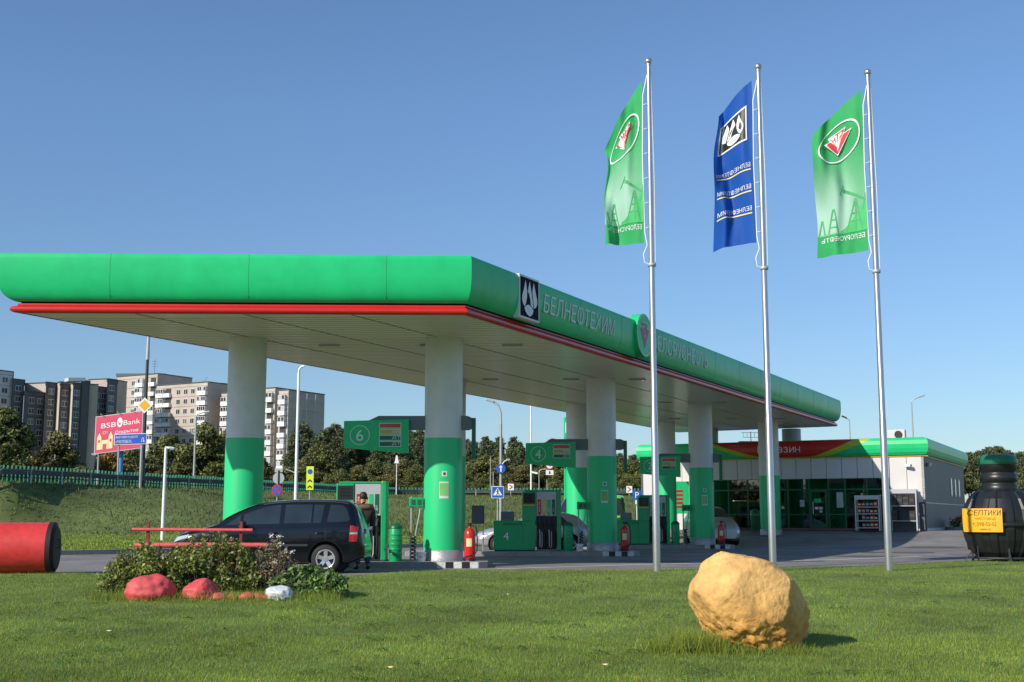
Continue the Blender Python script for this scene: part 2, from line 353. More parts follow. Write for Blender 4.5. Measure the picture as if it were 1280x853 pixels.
# painted lines
mb = MB()
def pline(pts, wd):
    for (x0, y0), (x1, y1) in zip(pts[:-1], pts[1:]):
        d = Vector((x1 - x0, y1 - y0, 0)); n = max(1, int(d.length)); nn = Vector((-d.y, d.x, 0)).normalized() * wd / 2
        for i in range(n):
            q = [Vector((x0, y0, 0)) + d * (k / n) for k in (i, i + 1)]
            mb.add([(q[0].x - nn.x, q[0].y - nn.y, zg(q[0].x, q[0].y) + .006), (q[1].x - nn.x, q[1].y - nn.y, zg(q[1].x, q[1].y) + .006),
                    (q[1].x + nn.x, q[1].y + nn.y, zg(q[1].x, q[1].y) + .006), (q[0].x + nn.x, q[0].y + nn.y, zg(q[0].x, q[0].y) + .006)], [(0, 1, 2, 3)])
pline([(-0.4, 29.9), (3.0, 32.3), (9.5, 36.4), (13, 39.5)], 0.22)
pline([(3.5, 40.2), (8.2, 42.9)], 0.14); pline([(8.5, 46), (14.5, 47.5)], 0.14)
tag(mb.build('road_marking', M['line']), kind='structure')
# old oil stains and patched asphalt
def blot(name, x, y, rx, ry, m, seed):
    mb = MB(); n = 28; pts = []
    for i in range(n):
        a = 2 * math.pi * i / n; k = 1 + .45 * noise.noise((math.cos(a) * 1.6 + seed, math.sin(a) * 1.6, seed)); pts.append((x + rx * k * math.cos(a), y + ry * k * math.sin(a)))
    mb.add([(x, y, zg(x, y) + .005)] + [(p, q, zg(p, q) + .005) for p, q in pts], [(0, 1 + i, 1 + (i + 1) % n) for i in range(n)]); tag(mb.build(name, m), kind='structure')
OIL = mat('oily_asphalt', (.10, .095, .09), .6, var=.25, vs=1.5, dirt=.3); PAT = mat('patched_asphalt', (.155, .148, .142), .9, var=.15, vs=1.5, bump=.3, bs=50)
for k, (x, y, rx, ry) in enumerate(((11.5, 39.5, 1.1, .7), (13.8, 44, 1.6, .8), (17, 50, 1.4, .9), (8.2, 35.4, .8, .5), (4.2, 35.5, 1.0, .6), (19, 46, 1.0, .6))): blot('oil_stain', x, y, rx, ry, OIL, k * 3.7)
for x0, y0, x1, y1 in ((14.5, 40.5, 17.5, 42.3), (20, 53, 23.5, 55.5)):
    mb = MB(); mb.add([(x, y, zg(x, y) + .0045) for x, y in ((x0, y0), (x1, y0 + .8), (x1 + .2, y1 + .8), (x0 + .2, y1))], [(0, 1, 2, 3)]); tag(mb.build('asphalt_patch', PAT), kind='structure')
# ---- grass blades
def blades(name, X, Y, Z, hmin, hmax, wd, mt, lean=0.5, tv=0.35, par=None, yellow=0.1, off=(0, 0, 0), mod=None):
    n = len(X); a = rng.uniform(0, 2 * np.pi, n); h = rng.uniform(hmin, hmax, n); l = rng.uniform(0, lean, n) * h; b = rng.uniform(0, 2 * np.pi, n)
    wv = wd * rng.uniform(.6, 1.3, n)
    V = np.empty((n, 3, 3))
    V[:, 0] = np.stack([X - np.cos(a) * wv / 2, Y - np.sin(a) * wv / 2, Z - .01], 1)
    V[:, 1] = np.stack([X + np.cos(a) * wv / 2, Y + np.sin(a) * wv / 2, Z - .01], 1)
    V[:, 2] = np.stack([X + np.cos(b) * l, Y + np.sin(b) * l, Z + h], 1)
    t = rng.uniform(1 - tv, 1 + tv, n)[:, None] * np.ones((n, 3)); y = rng.random(n) < yellow
    t[y] *= np.array([1.7, 1.25, 1.3])
    if mod is not None: t *= mod[:, None]
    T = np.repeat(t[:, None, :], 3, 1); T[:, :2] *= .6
    return npmesh(name, V.reshape(-1, 3) - np.array(off), np.arange(3 * n).reshape(n, 3), mt, par, T.reshape(-1, 3), loc=off if par is None else (0, 0, 0))
LX = np.array([p[0] for p in LAWN]); LY = np.array([p[1] for p in LAWN])
XS, YS = [], []
for y0, y1, d in ((10, 13, 3600), (13, 16, 2600), (16, 20, 1700), (20, 25, 1150), (25, 30, 800), (30, 37.5, 500)):
    ya = y1; hw = 0.46 * ya + 1; n = int((y1 - y0) * 2 * hw * d)
    XS.append(rng.uniform(-hw, hw, n)); YS.append(rng.uniform(y0, y1, n))
X = np.concatenate(XS); Y = np.concatenate(YS); E = np.interp(X, LX, LY)
k = Y < E + rng.normal(0, .04, len(X)); X, Y, E = X[k], Y[k], E[k]
q = np.clip((Y / E - .40) / .6, 0, 1); zgE = np.array([0.0] * len(X)); Z = -0.37 + .40 * q * q * (3 - 2 * q)
pat = np.sin(X * 1.3 + np.sin(Y * .9) * 1.5) * np.sin(Y * .8 + X * .4)
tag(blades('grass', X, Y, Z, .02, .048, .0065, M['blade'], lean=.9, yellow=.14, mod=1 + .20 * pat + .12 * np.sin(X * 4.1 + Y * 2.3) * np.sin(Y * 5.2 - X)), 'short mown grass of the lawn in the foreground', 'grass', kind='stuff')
# longer wisps
n = 5000; X = rng.uniform(-11, 12, n); Y = rng.uniform(11, 28, n); E = np.interp(X, LX, LY); k = Y < E; X, Y, E = X[k], Y[k], E[k]
q = np.clip((Y / E - .40) / .6, 0, 1); Z = -.37 + .4 * q * q * (3 - 2 * q)
tag(blades('grass_wisps', X, Y, Z, .05, .11, .007, M['blade'], lean=.8, yellow=.35), 'longer pale grass blades scattered over the lawn', 'grass', kind='stuff')
# rough grass on the bank
n = 170000; u = rng.uniform(-.47, .13, n); yy = 42 + 75 * rng.random(n) ** 1.3; X = u * yy; Y = yy
ku = np.interp(u, [a / b for a, b in KERB], [b for a, b in KERB]); tu = np.interp(u, [p[0] for p in TOE], [p[1] for p in TOE]); pu = np.interp(u, [p[0] for p in TOP], [p[1] for p in TOP])
k = (Y > ku + .3) & (Y < pu + 2); X, Y, tu = X[k], Y[k], tu[k]; rough = Y > tu
Z = np.array([terr(x, y) for x, y in zip(X, Y)])
tag(blades('bank_grass', X[rough], Y[rough], Z[rough] - .03, .08, .24, .06, M['vblade'], lean=.9, tv=.5, yellow=.15), 'rough tussocky grass covering the embankment slope', 'grass', kind='stuff')
k = ~rough
tag(blades('verge_grass', X[k], Y[k], Z[k] - .02, .05, .12, .05, M['blade'], lean=.8, tv=.4), 'mown grass of the verge between kerb and embankment', 'grass', kind='stuff')
# ------------------------------------------------------------------ fuel canopy
FRp, BRp, BLp, FLp = (-1.07, 27.5), (16.4, 62.0), (9.0, 66.4), (-11.15, 27.2)
POLY = [Vector((x, y, 0)) for x, y in (FRp, BRp, BLp, FLp)]      # counter-clockwise seen from above
ZS = 5.79
canopy = thing('fuel_canopy', 'long green and white filling station canopy on round columns', 'canopy', (2.9, 45, 0))
def ring(off, z):
    out = []
    for i in range(4):
        a, b, c = POLY[i - 1], POLY[i], POLY[(i + 1) % 4]
        d0, d1 = (b - a).normalized(), (c - b).normalized(); n0, n1 = Vector((d0.y, -d0.x, 0)), Vector((d1.y, -d1.x, 0))
        m_ = (n0 + n1).normalized(); p = b + m_ * (off / m_.dot(n0)); out.append(Vector((p.x, p.y, z)))
    return out
def sweep(mb, prof, m=0, smooth=True, sub=1):
    rs = [ring(o, z) for o, z in prof]
    for k in range(4):
        vs = []
        for r in rs: vs += [r[k], r[(k + 1) % 4]]
        mb.add(vs, [(2 * i, 2 * i + 1, 2 * i + 3, 2 * i + 2) for i in range(len(rs) - 1)], m, smooth)
mb = MB(); r = ring(-.02, ZS + .01); mb.add(r, [(0, 3, 2, 1)]); mb.build('soffit', M['soffit'], canopy)
mb = MB()                                  # seams of the soffit strips: thin dark grooves along and across
def inpoly_span(p, d):
    ts = []
    for i in range(4):
        a, b = POLY[i], POLY[(i + 1) % 4]; e = b - a; den = d.x * e.y - d.y * e.x
        if abs(den) < 1e-9: continue
        t = ((a.x - p.x) * e.y - (a.y - p.y) * e.x) / den; s_ = ((a.x - p.x) * d.y - (a.y - p.y) * d.x) / den
        if 0 <= s_ <= 1: ts.append(t)
    return (min(ts), max(ts)) if len(ts) > 1 else None
acr = Vector((-1, 0.03, 0)).normalized()
for i in range(1, 120):
    p = POLY[0] + SU * (i * .325); sp = inpoly_span(p, acr)
    if sp: mb.bar(p + acr * sp[0] + Vector((0, 0, ZS + .006)), p + acr * sp[1] + Vector((0, 0, ZS + .006)), .010, .006)
mb.build('soffit_joints', M['seam2'], canopy); mb = MB()
for k in (2.6, 5.0, 7.4):
    p = POLY[0] + Vector((-k, 0, 0)); sp = inpoly_span(p, SU)
    mb.bar(p + SU * (sp[0] + .1) + Vector((0, 0, ZS + .004)), p + SU * (sp[1] - .1) + Vector((0, 0, ZS + .004)), .022, .008)
mb.build('soffit_seams', M['seam'], canopy)
for i in range(4):
    for k in (1.4, 3.6, 6.3):
        p = POLY[0] + Vector((-k, 0, 0)) + SU * (5.5 + i * 9.2)
        f = MB().box((p.x, p.y, ZS - .012), (.55, .16, .035)).build('ceiling_light', M['lgrey'], canopy)
        MB().box((p.x, p.y, ZS - .034), (.47, .11, .012)).build('diffuser', M['lampw'], f)
mb = MB(); sweep(mb, [(0.0, ZS + .22)] + [(.0 + .085 * math.sin(math.pi * i / 8), ZS + .08 - .08 * math.cos(math.pi * i / 8)) for i in range(8, -1, -1)][::-1][:9][::-1] + [(-.05, ZS)])
mb.build('red_trim', M['red'], canopy)
mb = MB(); sweep(mb, [(.04, ZS + .27), (-.04, ZS + .27), (-.04, ZS + .15)]); mb.build('shadow_gap', M['dark'], canopy)
PR = [(o, z + .08 + .035 * (z - 5.97)) for o, z in [(.03, 5.97), (.10, 6.02), (.16, 6.10), (.205, 6.22), (.235, 6.38), (.25, 6.55), (.25, 6.75), (.245, 6.90), (.23, 6.985), (.20, 7.01), (-.6, 7.03)]]
mb = MB(); sweep(mb, [(o, z) for o, z in PR])
r0 = ring(-.6, 7.146); mb.add(r0, [(0, 1, 2, 3)])
mb.build('fascia', M['green'], canopy)
def joint(k, t):
    mb = MB()
    a, b = POLY[k], POLY[(k + 1) % 4]; d = (b - a).normalized(); n = Vector((d.y, -d.x, 0)); p = a + d * t
    for (o0, z0), (o1, z1) in zip(PR[1:-2], PR[2:-1]):
        mb.bar(p + n * (o0 + .001) + Vector((0, 0, z0)), p + n * (o1 + .001) + Vector((0, 0, z1)), .012, .006, up=n)
    mb.build('panel_joint', mat('joint_green', (.014, .40, .13), .4), canopy)
L0 = (POLY[1] - POLY[0]).length

for i in range(1, 13): joint(0, i * 3.0)
for i in range(1, 4): joint(3, i * 3.1 - 1.0)
# --- emblems and lettering on the long side
Z3 = Vector((0, 0, 1))
def side(t, o, z): return POLY[0] + SU * t + SN * o + Z3 * z
def drops(mb, fn, m):
    """three pointed drops over a square: two outer leaves and a centre one"""
    def leaf(pts): mb.add([fn(x, y) for x, y in pts], [tuple(range(len(pts)))], m)
    leaf([(.27, .94), (.19, .72), (.09, .52), (.08, .42), (.12, .33), (.22, .25), (.29, .34), (.345, .50), (.355, .66), (.32, .80)])
    leaf([(.50, .94), (.42, .74), (.40, .66), (.47, .60), (.53, .48), (.555, .34), (.70, .25), (.67, .42), (.61, .62), (.55, .80)])
    leaf([(.73, .94), (.66, .76), (.645, .66), (.70, .44), (.745, .27), (.86, .33), (.92, .42), (.91, .52), (.82, .72)])
    leaf([(.21, .22), (.30, .29), (.42, .33), (.55, .31), (.70, .22), (.66, .12), (.56, .055), (.48, .04), (.36, .07), (.26, .14)])
e = MB()
def sq(x, y, o): return side(2.29 + 1.02 * x, o, 6.11 + .98 * y)
e.add([sq(-.05, -.05, .268), sq(1.05, -.05, .268), sq(1.05, 1.05, .268), sq(-.05, 1.05, .268), sq(-.05, -.05, .1), sq(1.05, -.05, .1), sq(1.05, 1.05, .1), sq(-.05, 1.05, .1)],
      [(0, 1, 2, 3), (4, 0, 3, 7), (1, 5, 6, 2), (3, 2, 6, 7), (4, 5, 1, 0)], 0)
e.add([sq(0, 0, .272), sq(1, 0, .272), sq(1, 1, .272), sq(0, 1, .272)], [(0, 1, 2, 3)], 1)
drops(e, lambda x, y: sq(x, y, .277), 2)
e.build('drop_emblem', [M['grey_letter'], mat('emblem_violet_black', (.018, .014, .04), .8, spec=.1), M['pure']], canopy)
def fo(z): return float(np.interp(z, [p[1] for p in PR], [p[0] for p in PR]))
def ftext(s_, t0, w__, z0, h__, shear): return MB().text(s_, None, None, None, 0, 0, 0, fn=lambda x, y: side(t0 + x * w__ + shear * y * h__, max(.262, .262), z0 + y * h__))
ftext('БЕЛНЕФТЕХИМ', 3.62, 4.75, 6.38, .50, .18).build('lettering', M['grey_letter'], canopy)
ftext('БЕЛОРУСНЕФТЬ', 11.55, 5.5, 6.40, .50, 0).build('lettering', M['grey_letter'], canopy)
def vee(mb, fn, mr, mw):
    """red V shield with white outline and three letters in its mouth"""
    def poly(p, o, m): mb.add([fn(x, y, o) for x, y in p], [tuple(range(len(p)))], m)
    poly([(-.62, .36), (-.30, .36), (-.36, .62), (.38, .62), (.30, .36), (.62, .36), (0, -.68)], 1, mw)
    poly([(-.56, .32), (-.27, .32), (0, -.16), (.27, .32), (.56, .32), (0, -.60)], 2, mr)
    vs, fs = text2d('БТН')
    def tf(x, y):
        k = .27 + .09 * y if True else 0
        return fn((x - .5) * 2 * (.10 + .20 * y) , .02 + .55 * y, 3)
    for dx_ in (-.022, 0, .022): mb.add([tf(x + dx_, y) for x, y in vs], fs, mr)
e = MB(); cc = 10.68
def ci(x, y, k): return side(cc + .67 * x, .33 + .005 * k, 6.72 + .66 * y)
n = 40; pr_ = [(math.cos(2 * math.pi * i / n), math.sin(2 * math.pi * i / n)) for i in range(n)]
e.add([side(cc + .67 * x, .33, 6.72 + .66 * y) for x, y in pr_] + [side(cc + .67 * x, .02, 6.72 + .66 * y) for x, y in pr_],
      [tuple(range(n))] + [(i, i + n, (i + 1) % n + n, (i + 1) % n) for i in range(n)], 0)
for i in range(n):
    a, b = pr_[i], pr_[(i + 1) % n]; e.add([ci(a[0] * s_, a[1] * s_, 1) for s_ in (.97, .91)] + [ci(b[0] * s_, b[1] * s_, 1) for s_ in (.91, .97)], [(0, 1, 2, 3)], 1)
vee(e, lambda x, y, o: ci(x * .95, y * .95, o + 1), 2, 1)
e.build('round_emblem', [M['green'], M['grey_letter'], mat('emblem_red', (.5, .03, .04), .4)], canopy)
# --- columns
DX, DY = 4.73, 9.35
CR = []; CL = []
for i in range(4):
    x = -1.757 + DX * i; y = 31.4 + DY * i; CR.append((x, y)); CL.append((x - (5.08 if i == 0 else 5.0), y))
COLS = CR + CL + [(14.6, 64.0), (10.35, 64.4)]
RC = 0.487
def island_top(i): return zg(*CR[i]) + (.15 if i < 3 else .03)
for k, (x, y) in enumerate(COLS):
    z0 = island_top(k % 4) if k < 8 else .6
    c = MB().lathe([(RC, 3.22), (RC, ZS + .01)], (x, y, 0), 40).build('column', M['white'], canopy)
    MB().lathe([(RC + .004, z0 + .27), (RC + .004, 3.20), (RC, 3.23)], (x, y, 0), 40).build('green_wrap', M['green_col'], c)
    MB().lathe([(RC + .03, z0 - .02), (RC + .03, z0 + .26), (RC + .006, z0 + .268)], (x, y, 0), 40).build('base_collar', M['check'], c)
    if k < 4:                               # notices stuck on the column
        q = MB()
        def cy(a, z, o=.009): t = a; return (x + (RC + o) * math.sin(t), y - (RC + o) * math.cos(t), z)
        zc = z0 + 1.55
        for (a0, a1, b0, b1, m_) in ((-.14, .34, zc, zc + .42, 0), (-.11, .31, zc + .07, zc + .38, 1), (-.02, .26, zc + .55, zc + .68, 0), (.06, .18, zc + .585, zc + .65, 2)):
            o_ = .008 if m_ == 0 else .011
            q.grid(lambda s_, t_: cy(a0 + (a1 - a0) * s_, b0 + (b1 - b0) * t_, o_), 5, 1, m_)
        q.build('notice', [mat('paper_notice', (.62, .66, .52), .6), mat('notice_green', (.22, .5, .16), .6), M['dark']], c)
# ------------------------------------------------------------------ pump islands
WORDS = ['nearest', 'second', 'third', 'farthest']
for i in range(4):
    x, y = CR[i]; z = zg(x, y)
    if i == 3: continue
    xl, xr, hw = x - 6.4, x + 1.15, 1.0
    isl = MB(); pts = []
    for k in range(13): t = -math.pi / 2 + math.pi * k / 12; pts.append((xr - .25 + .25 * math.cos(t) if abs(math.sin(t)) < 1 else xr - .25, hw * math.sin(t) if abs(math.sin(t)) > .98 else (hw * (1 if t > 0 else -1)) * (.75 + .25 * abs(math.sin(t)))))
    pts = [(xl, -hw), (xr - .2, -hw), (xr, -hw + .2), (xr, hw - .2), (xr - .2, hw), (xl, hw)]
    isl.prism(pts, (0, y, z - .05), (1, 0, 0), (0, 1, 0), .20)
    io = isl.build('pump_island', [M['kerb']], None, bevel=.02, loc=(x, y, z))
    tag(io, ['nearest raised concrete pump island, with the freestanding red extinguisher in the sun', 'second raised concrete pump island, carrying pump number 4', 'third raised concrete pump island, in deep shade carrying pump number 2'][i], 'pump island', 'concrete pump islands under the canopy')
    for k in range(5):
        m_ = M['line'] if k % 2 == 0 else M['black']
        MB().box((xr - .32 - k * .2, y - hw - .003, z + .075), (.2, .012, .15)).build('kerb_stripe', m_, io)
# ------------------------------------------------------------------ fuel dispenser (local coordinates, x along the island)
def strip_text(mb, s_, x0, x1, z0, z1, yy, m):
    """lettering that runs upwards"""
    vs, fs = text2d(s_); mb.add([(x1 - (x1 - x0) * (1 - vy), yy, z0 + (z1 - z0) * vx) if False else (x0 + (x1 - x0) * (1 - vy), yy, z0 + (z1 - z0) * vx) for vx, vy in vs], fs, m)
def make_pump(num, label):
    t = thing('fuel_dispenser', label, 'fuel pump', (0, 0, 0), 'fuel pumps on the islands')
    b = MB(); b.prism([(-.30, 0), (.30, 0), (.30, .80), (.22, .95), (-.22, .95), (-.30, .80)], (0, 0, .03), (0, 1, 0), (0, 0, 1), .93)
    b.box((1.145, 0, .49), (.43, .6, .92))
    bo = b.build('body', M['green_pump'], t, bevel=.02)
    MB().text(num, (.32, -.305, .36), (1, 0, 0), (0, 0, 1), .17, .24).build('number', M['grey_letter'], bo)
    MB().box((.62, -.29, .865), (.62, .012, .035)).build('label_bar', M['dkgreen'], bo)
    MB().box((.68, 0, .015), (1.3, .5, .03)).build('plinth', M['black'], t)
    c = MB().box((.45, -.02, 1.10), (.44, .34, .34)).build('card_terminal', M['grey'], t, bevel=.02)
    MB().box((.45, -.195, 1.14), (.37, .012, .22)).build('terminal_screen', mat('terminal_screen', (.10, .13, .17), .15), c)
    tw = MB().box((1.155, 0, 1.43), (.45, .50, .98)).build('tower', M['green_pump'], t, bevel=.02)
    s_ = MB().box((1.155, -.258, 1.70), (.37, .02, .34)).build('display', M['black'], tw)
    q = MB()
    for k in range(3): q.box((1.155, -.270, 1.62 + k * .085), (.26, .004, .05), m=0)
    q.build('display_digits', M['screen'], s_)
    MB().box((1.155, -.256, 1.475), (.40, .012, .03)).build('trim', M['yellow'], tw)
    p = MB().box((1.72, 0, 1.52), (.66, .44, .80)).build('nozzle_panel', M['lgrey'], t, bevel=.015)
    cols = [M['taill'], M['yellow'], M['green'], M['dkgreen']]
    for k, nm in enumerate(('АИ-95', 'АИ-92', 'ДТ', 'ДТ')):
        xx = 1.49 + k * .153
        l = MB().box((xx, -.226, 1.42), (.10, .012, .48)).build('fuel_label', cols[k], p)
        st = MB(); strip_text(st, nm, xx - .025, xx + .025, 1.25, 1.25 + .07 * len(nm), -.2345, 0); st.build('fuel_name', M['pure'], l)
    MB().box((1.72, .02, .58), (.64, .36, 1.08)).build('hose_bay', M['black'], t)
    for k in range(4):
        xx = 1.49 + k * .153
        nz = MB(); nz.bar((xx, -.20, 1.02), (xx, -.27, .86), .05, .08); nz.bar((xx, -.27, .88), (xx, -.22, .70), .035, .05)
        nz.cyl((xx, -.24, 1.05), (xx, -.21, 1.16), .02, n=8)
        no = nz.build('nozzle', M['dark'], t)
        MB().tube([(xx, -.22, .70), (xx + .015, -.26, .45), (xx + .01, -.27, .18), (xx + .05, -.255, .09), (xx + .085, -.24, .2), (xx + .08, -.2, .62)], .021, 8).build('hose', M['galv' if k % 2 == 0 else 'rubber'], no)
    MB().box((2.125, 0, 1.0), (.14, .52, 1.96)).build('end_post', M['green_pump'], t, bevel=.03)
    MB().box((1.6, 0, 1.945), (1.2, .48, .05)).build('top_cap', M['green_pump'], t, bevel=.015)
    return t
PL = ['fuel pump with a bright green sunlit case behind the man, next to the black minivan', 'shaded fuel pump with a white 4 on its low green body, on the second island', 'shaded fuel pump partly behind the left flagpole, on the third island']
for i, num in enumerate(('6', '4', '2')):
    t = make_pump(num, PL[i]); t.location = (CR[i][0] - 3.57, CR[i][1] - .3, zg(*CR[i]) + .15)
# number boards on beams
def make_board(num, rows, label):
    t = thing('number_board', label, 'sign', (0, 0, 0), 'green number boards on the columns')   # origin at column axis, z=0 road
    b = MB(); b.prism([(-1.95, 3.44), (.65, 3.44), (.80, 3.50), (.80, 3.72), (.62, 3.80), (-1.65, 3.80), (-1.95, 3.66)], (0, 0, 0), (1, 0, 0), (0, 0, 1), .16)
    b.build('beam', M['grey'], t)
    MB().box((.78, -.08, 3.22), (.10, .22, 1.05)).build('end_plate', M['dkgreen'], t)
    p = MB(); p.prism([(-2.51, 2.98), (-.87, 2.84), (-.87, 3.70), (-2.52, 3.66)], (0, -.17, 0), (1, 0, 0), (0, 0, 1), .10)
    po = p.build('panel', [M['green']], t, bevel=.01)
    d = MB(); n = 36
    for k in range(n):
        a0, a1 = 2 * math.pi * k / n, 2 * math.pi * (k + 1) / n
        d.add([(-2.11 + r_ * math.cos(a), -.278, 3.30 + r_ * math.sin(a)) for r_, a in ((.25, a0), (.235, a0), (.235, a1), (.25, a1))], [(0, 1, 2, 3)])
    d.text(num, (-2.20, -.279, 3.15), (1, 0, 0), (0, 0, 1), .18, .29)
    d.build('number_ring', M['grey_letter'], po)
    cols = [M['red'], mat('olive_label', (.35, .42, .06), .5), M['dkgreen'], M['dkgreen']]
    for k, tx in enumerate(rows):
        z = 3.48 - k * .155
        r_ = MB(); r_.box((-1.34, -.275, z + .06), (.56, .012, .135)); r_.box((-1.34, -.280, z + .06), (.53, .012, .105), m=1)
        if tx: r_.text(tx, (-1.29, -.288, z + .025), (1, 0, 0), (0, 0, 1), .21, .075, m=2)
        r_.build('fuel_row', [M['grey_letter'], cols[k], M['grey_letter']], po)
    return t
BL_ = ['green board numbered 6 on the beam of the nearest column', 'green board numbered 4 on the beam of the second column', 'green board numbered 2 behind the left flagpole']
for i, num in enumerate(('6', '4', '2')):
    t = make_board(num, ['', 'АИ-92', 'ДТ', 'ДТ'] if i == 0 else ['', 'АИ-92', 'ДТ'], BL_[i]); t.location = (CR[i][0], CR[i][1], 0)
# red wheeled extinguishers
def make_ext(label):
    t = thing('fire_extinguisher', label, 'fire extinguisher', (0, 0, 0), 'large red extinguishers beside the columns')
    MB().lathe([(.10, .04), (.135, .08), (.14, .15), (.14, .66), (.125, .74), (.07, .80), (.035, .82), (.035, .86)], (0, 0, 0), 22).build('cylinder', M['red'], t)
    MB().cyl((0, 0, .86), (0, 0, .91), .045, n=12).bar((-.06, 0, .92), (.08, 0, .93), .025, .03).build('valve', M['black'], t)
    MB().tube([(.05, 0, .89), (.16, -.03, .82), (.19, -.04, .55), (.18, -.05, .25), (.12, -.13, .17), (0, -.155, .14), (-.12, -.10, .10)], .016, 8).build('hose', M['rubber'], t)
    MB().lathe([(.15, 0), (.15, .05), (.10, .055)], (0, 0, 0), 20).build('foot_ring', M['black'], t)
    MB().grid(lambda a, b: (.1425 * math.sin(-.6 + 1.0 * a), -.1425 * math.cos(-.6 + 1.0 * a), .36 + .2 * b), 6, 1).build('label', M['cream'], t)
    return t
EL_ = ['bright red extinguisher standing in the sun beside the nearest column', 'dark red extinguisher in shade beside the second column', 'dark red extinguisher in shade beside the third column']
e0 = make_ext(EL_[0])
for i in range(3):
    e = e0 if i == 0 else dup(e0, label=EL_[i]); e.location = (CR[i][0] + .70, CR[i][1] - .35, zg(*CR[i]) + .15)
# slim green bins
def make_bin(label):
    t = thing('litter_bin', label, 'bin', (0, 0, 0), 'slim green litter bins')
    MB().lathe([(.15, 0), (.16, .02), (.165, .80), (.15, .83)], (0, 0, 0), 20).build('drum', M['green_pump'], t)
    MB().lathe([(.17, .80), (.17, .85), (.09, .93), (.02, .94)], (0, 0, 0), 20).build('lid', M['dkgreen'], t)
    q = MB()
    for k in range(5): q.lathe([(.167, .15 + k * .12), (.170, .16 + k * .12), (.170, .19 + k * .12), (.167, .20 + k * .12)], (0, 0, 0), 20)
    q.build('ribs', M['green_pump'], t); return t
BN = ['slim green litter bin in the sun at the right end of pump 6', 'slim green litter bin in shade at the right end of pump 4', 'slim green litter bin in shade at the right end of pump 2']
b0 = make_bin(BN[0])
for i in range(3):
    b = b0 if i == 0 else dup(b0, label=BN[i]); b.location = (CR[i][0] - 1.15, CR[i][1] - .45, zg(*CR[i]) + .15)
# air and water posts
def make_air(label):
    t = thing('air_water_post', label, 'air post', (0, 0, 0), 'air and water posts on the islands')
    MB().box((-.13, 0, .80), (.045, .045, 1.6)).build('post', M['galv'], t)
    p = MB().box((0, -.01, 1.46), (.36, .10, .24)).build('sign_box', M['green_pump'], t, bevel=.02)
    MB().box((-.07, -.064, 1.46), (.10, .012, .13)).box((.08, -.064, 1.46), (.10, .012, .13)).build('pictogram', M['dkgreen'], p)
    MB().tube([(.10, 0, 1.34), (.08, 0, 1.15), (.02, 0, .85), (-.02, 0, .6), (-.02, 0, .02)], .018, 8).build('hose', M['lgrey'], t)
    MB().tube([(-.05 + .055 * math.sin(k * .9), -.03 + .03 * math.cos(k * .9), .62 - .013 * k) for k in range(46)], .018, 6).build('coiled_hose', M['dark'], t)
    return t
AR = ['sunlit air and water post left of the nearest column', 'shaded air and water post left of the second column', 'shaded air and water post left of the third column']
a0 = make_air(AR[0])
for i in range(3):
    a = a0 if i == 0 else dup(a0, label=AR[i]); a.location = (CR[i][0] - .66, CR[i][1] - .2, zg(*CR[i]) + .15)
def bucket(loc, label):
    t = thing('bucket', label, 'bucket', loc, 'white buckets on the islands')
    x, y, z = loc; MB().lathe([(.10, 0), (.13, .22), (.135, .23), (.12, .23), (.095, .02)], loc, 18).build('pail', M['pure'], t)
    MB().tube([(x - .13, y, z + .22), (x - .11, y - .06, z + .15), (x, y - .13, z + .1), (x + .11, y - .06, z + .15), (x + .13, y, z + .22)], .006, 6).build('handle', M['dark'], t)
bucket((CR[0][0] - .55 + .05, CR[0][1] - .5, .15), 'white bucket at the foot of the sunlit air post')
bucket((CR[1][0] - 1.2 + .42, CR[1][1] - .5, .15), 'white bucket at the foot of the shaded air post by the second column')
# dark notice board on a thin post
t = thing('notice_board', 'dark rectangular board on a thin post left of pump 4', 'board', (xat(604, 40.2), 40.2, zg(0, 40) + .15))
x, y, z = t.location
MB().cyl((x, y, z), (x, y, z + .95), .018, n=8).build('post', M['galv'], t)
MB().box((x - .17, y, z + 1.17), (.38, .05, .56)).build('board', M['plinth'], t, bevel=.01)
MB().box((x - .17, y + .0, z + 1.17), (.41, .03, .59)).build('frame', M['dark'], t)
# ------------------------------------------------------------------ shop
SO = Vector((19.57, 58.4, 0)); ST_ = Vector((-0.8923, 0.4515, 0)); NF = -SU       # corner, direction along the front, outward normal
def sh(t, o, z): return SO + ST_ * t + NF * o + Z3 * z
def sd(d, o, z): return SO + SU * d + SN * o + Z3 * z
G = 0.6; shop = thing('shop_building', 'low filling station shop with green fascia, glass front and white panels', 'shop', (SO.x, SO.y, G))
W_, D_ = 14.2, 15.0; ZB, ZT = 4.2, 5.02
def quadbox(mb, fn, a0, a1, o0, o1, z0, z1, m=0):
    vs = [fn(a, o, z) for z in (z0, z1) for o in (o0, o1) for a in (a0, a1)]
    mb.add(vs, [(0, 2, 3, 1), (4, 5, 7, 6), (0, 1, 5, 4), (2, 6, 7, 3), (0, 4, 6, 2), (1, 3, 7, 5)], m); return mb
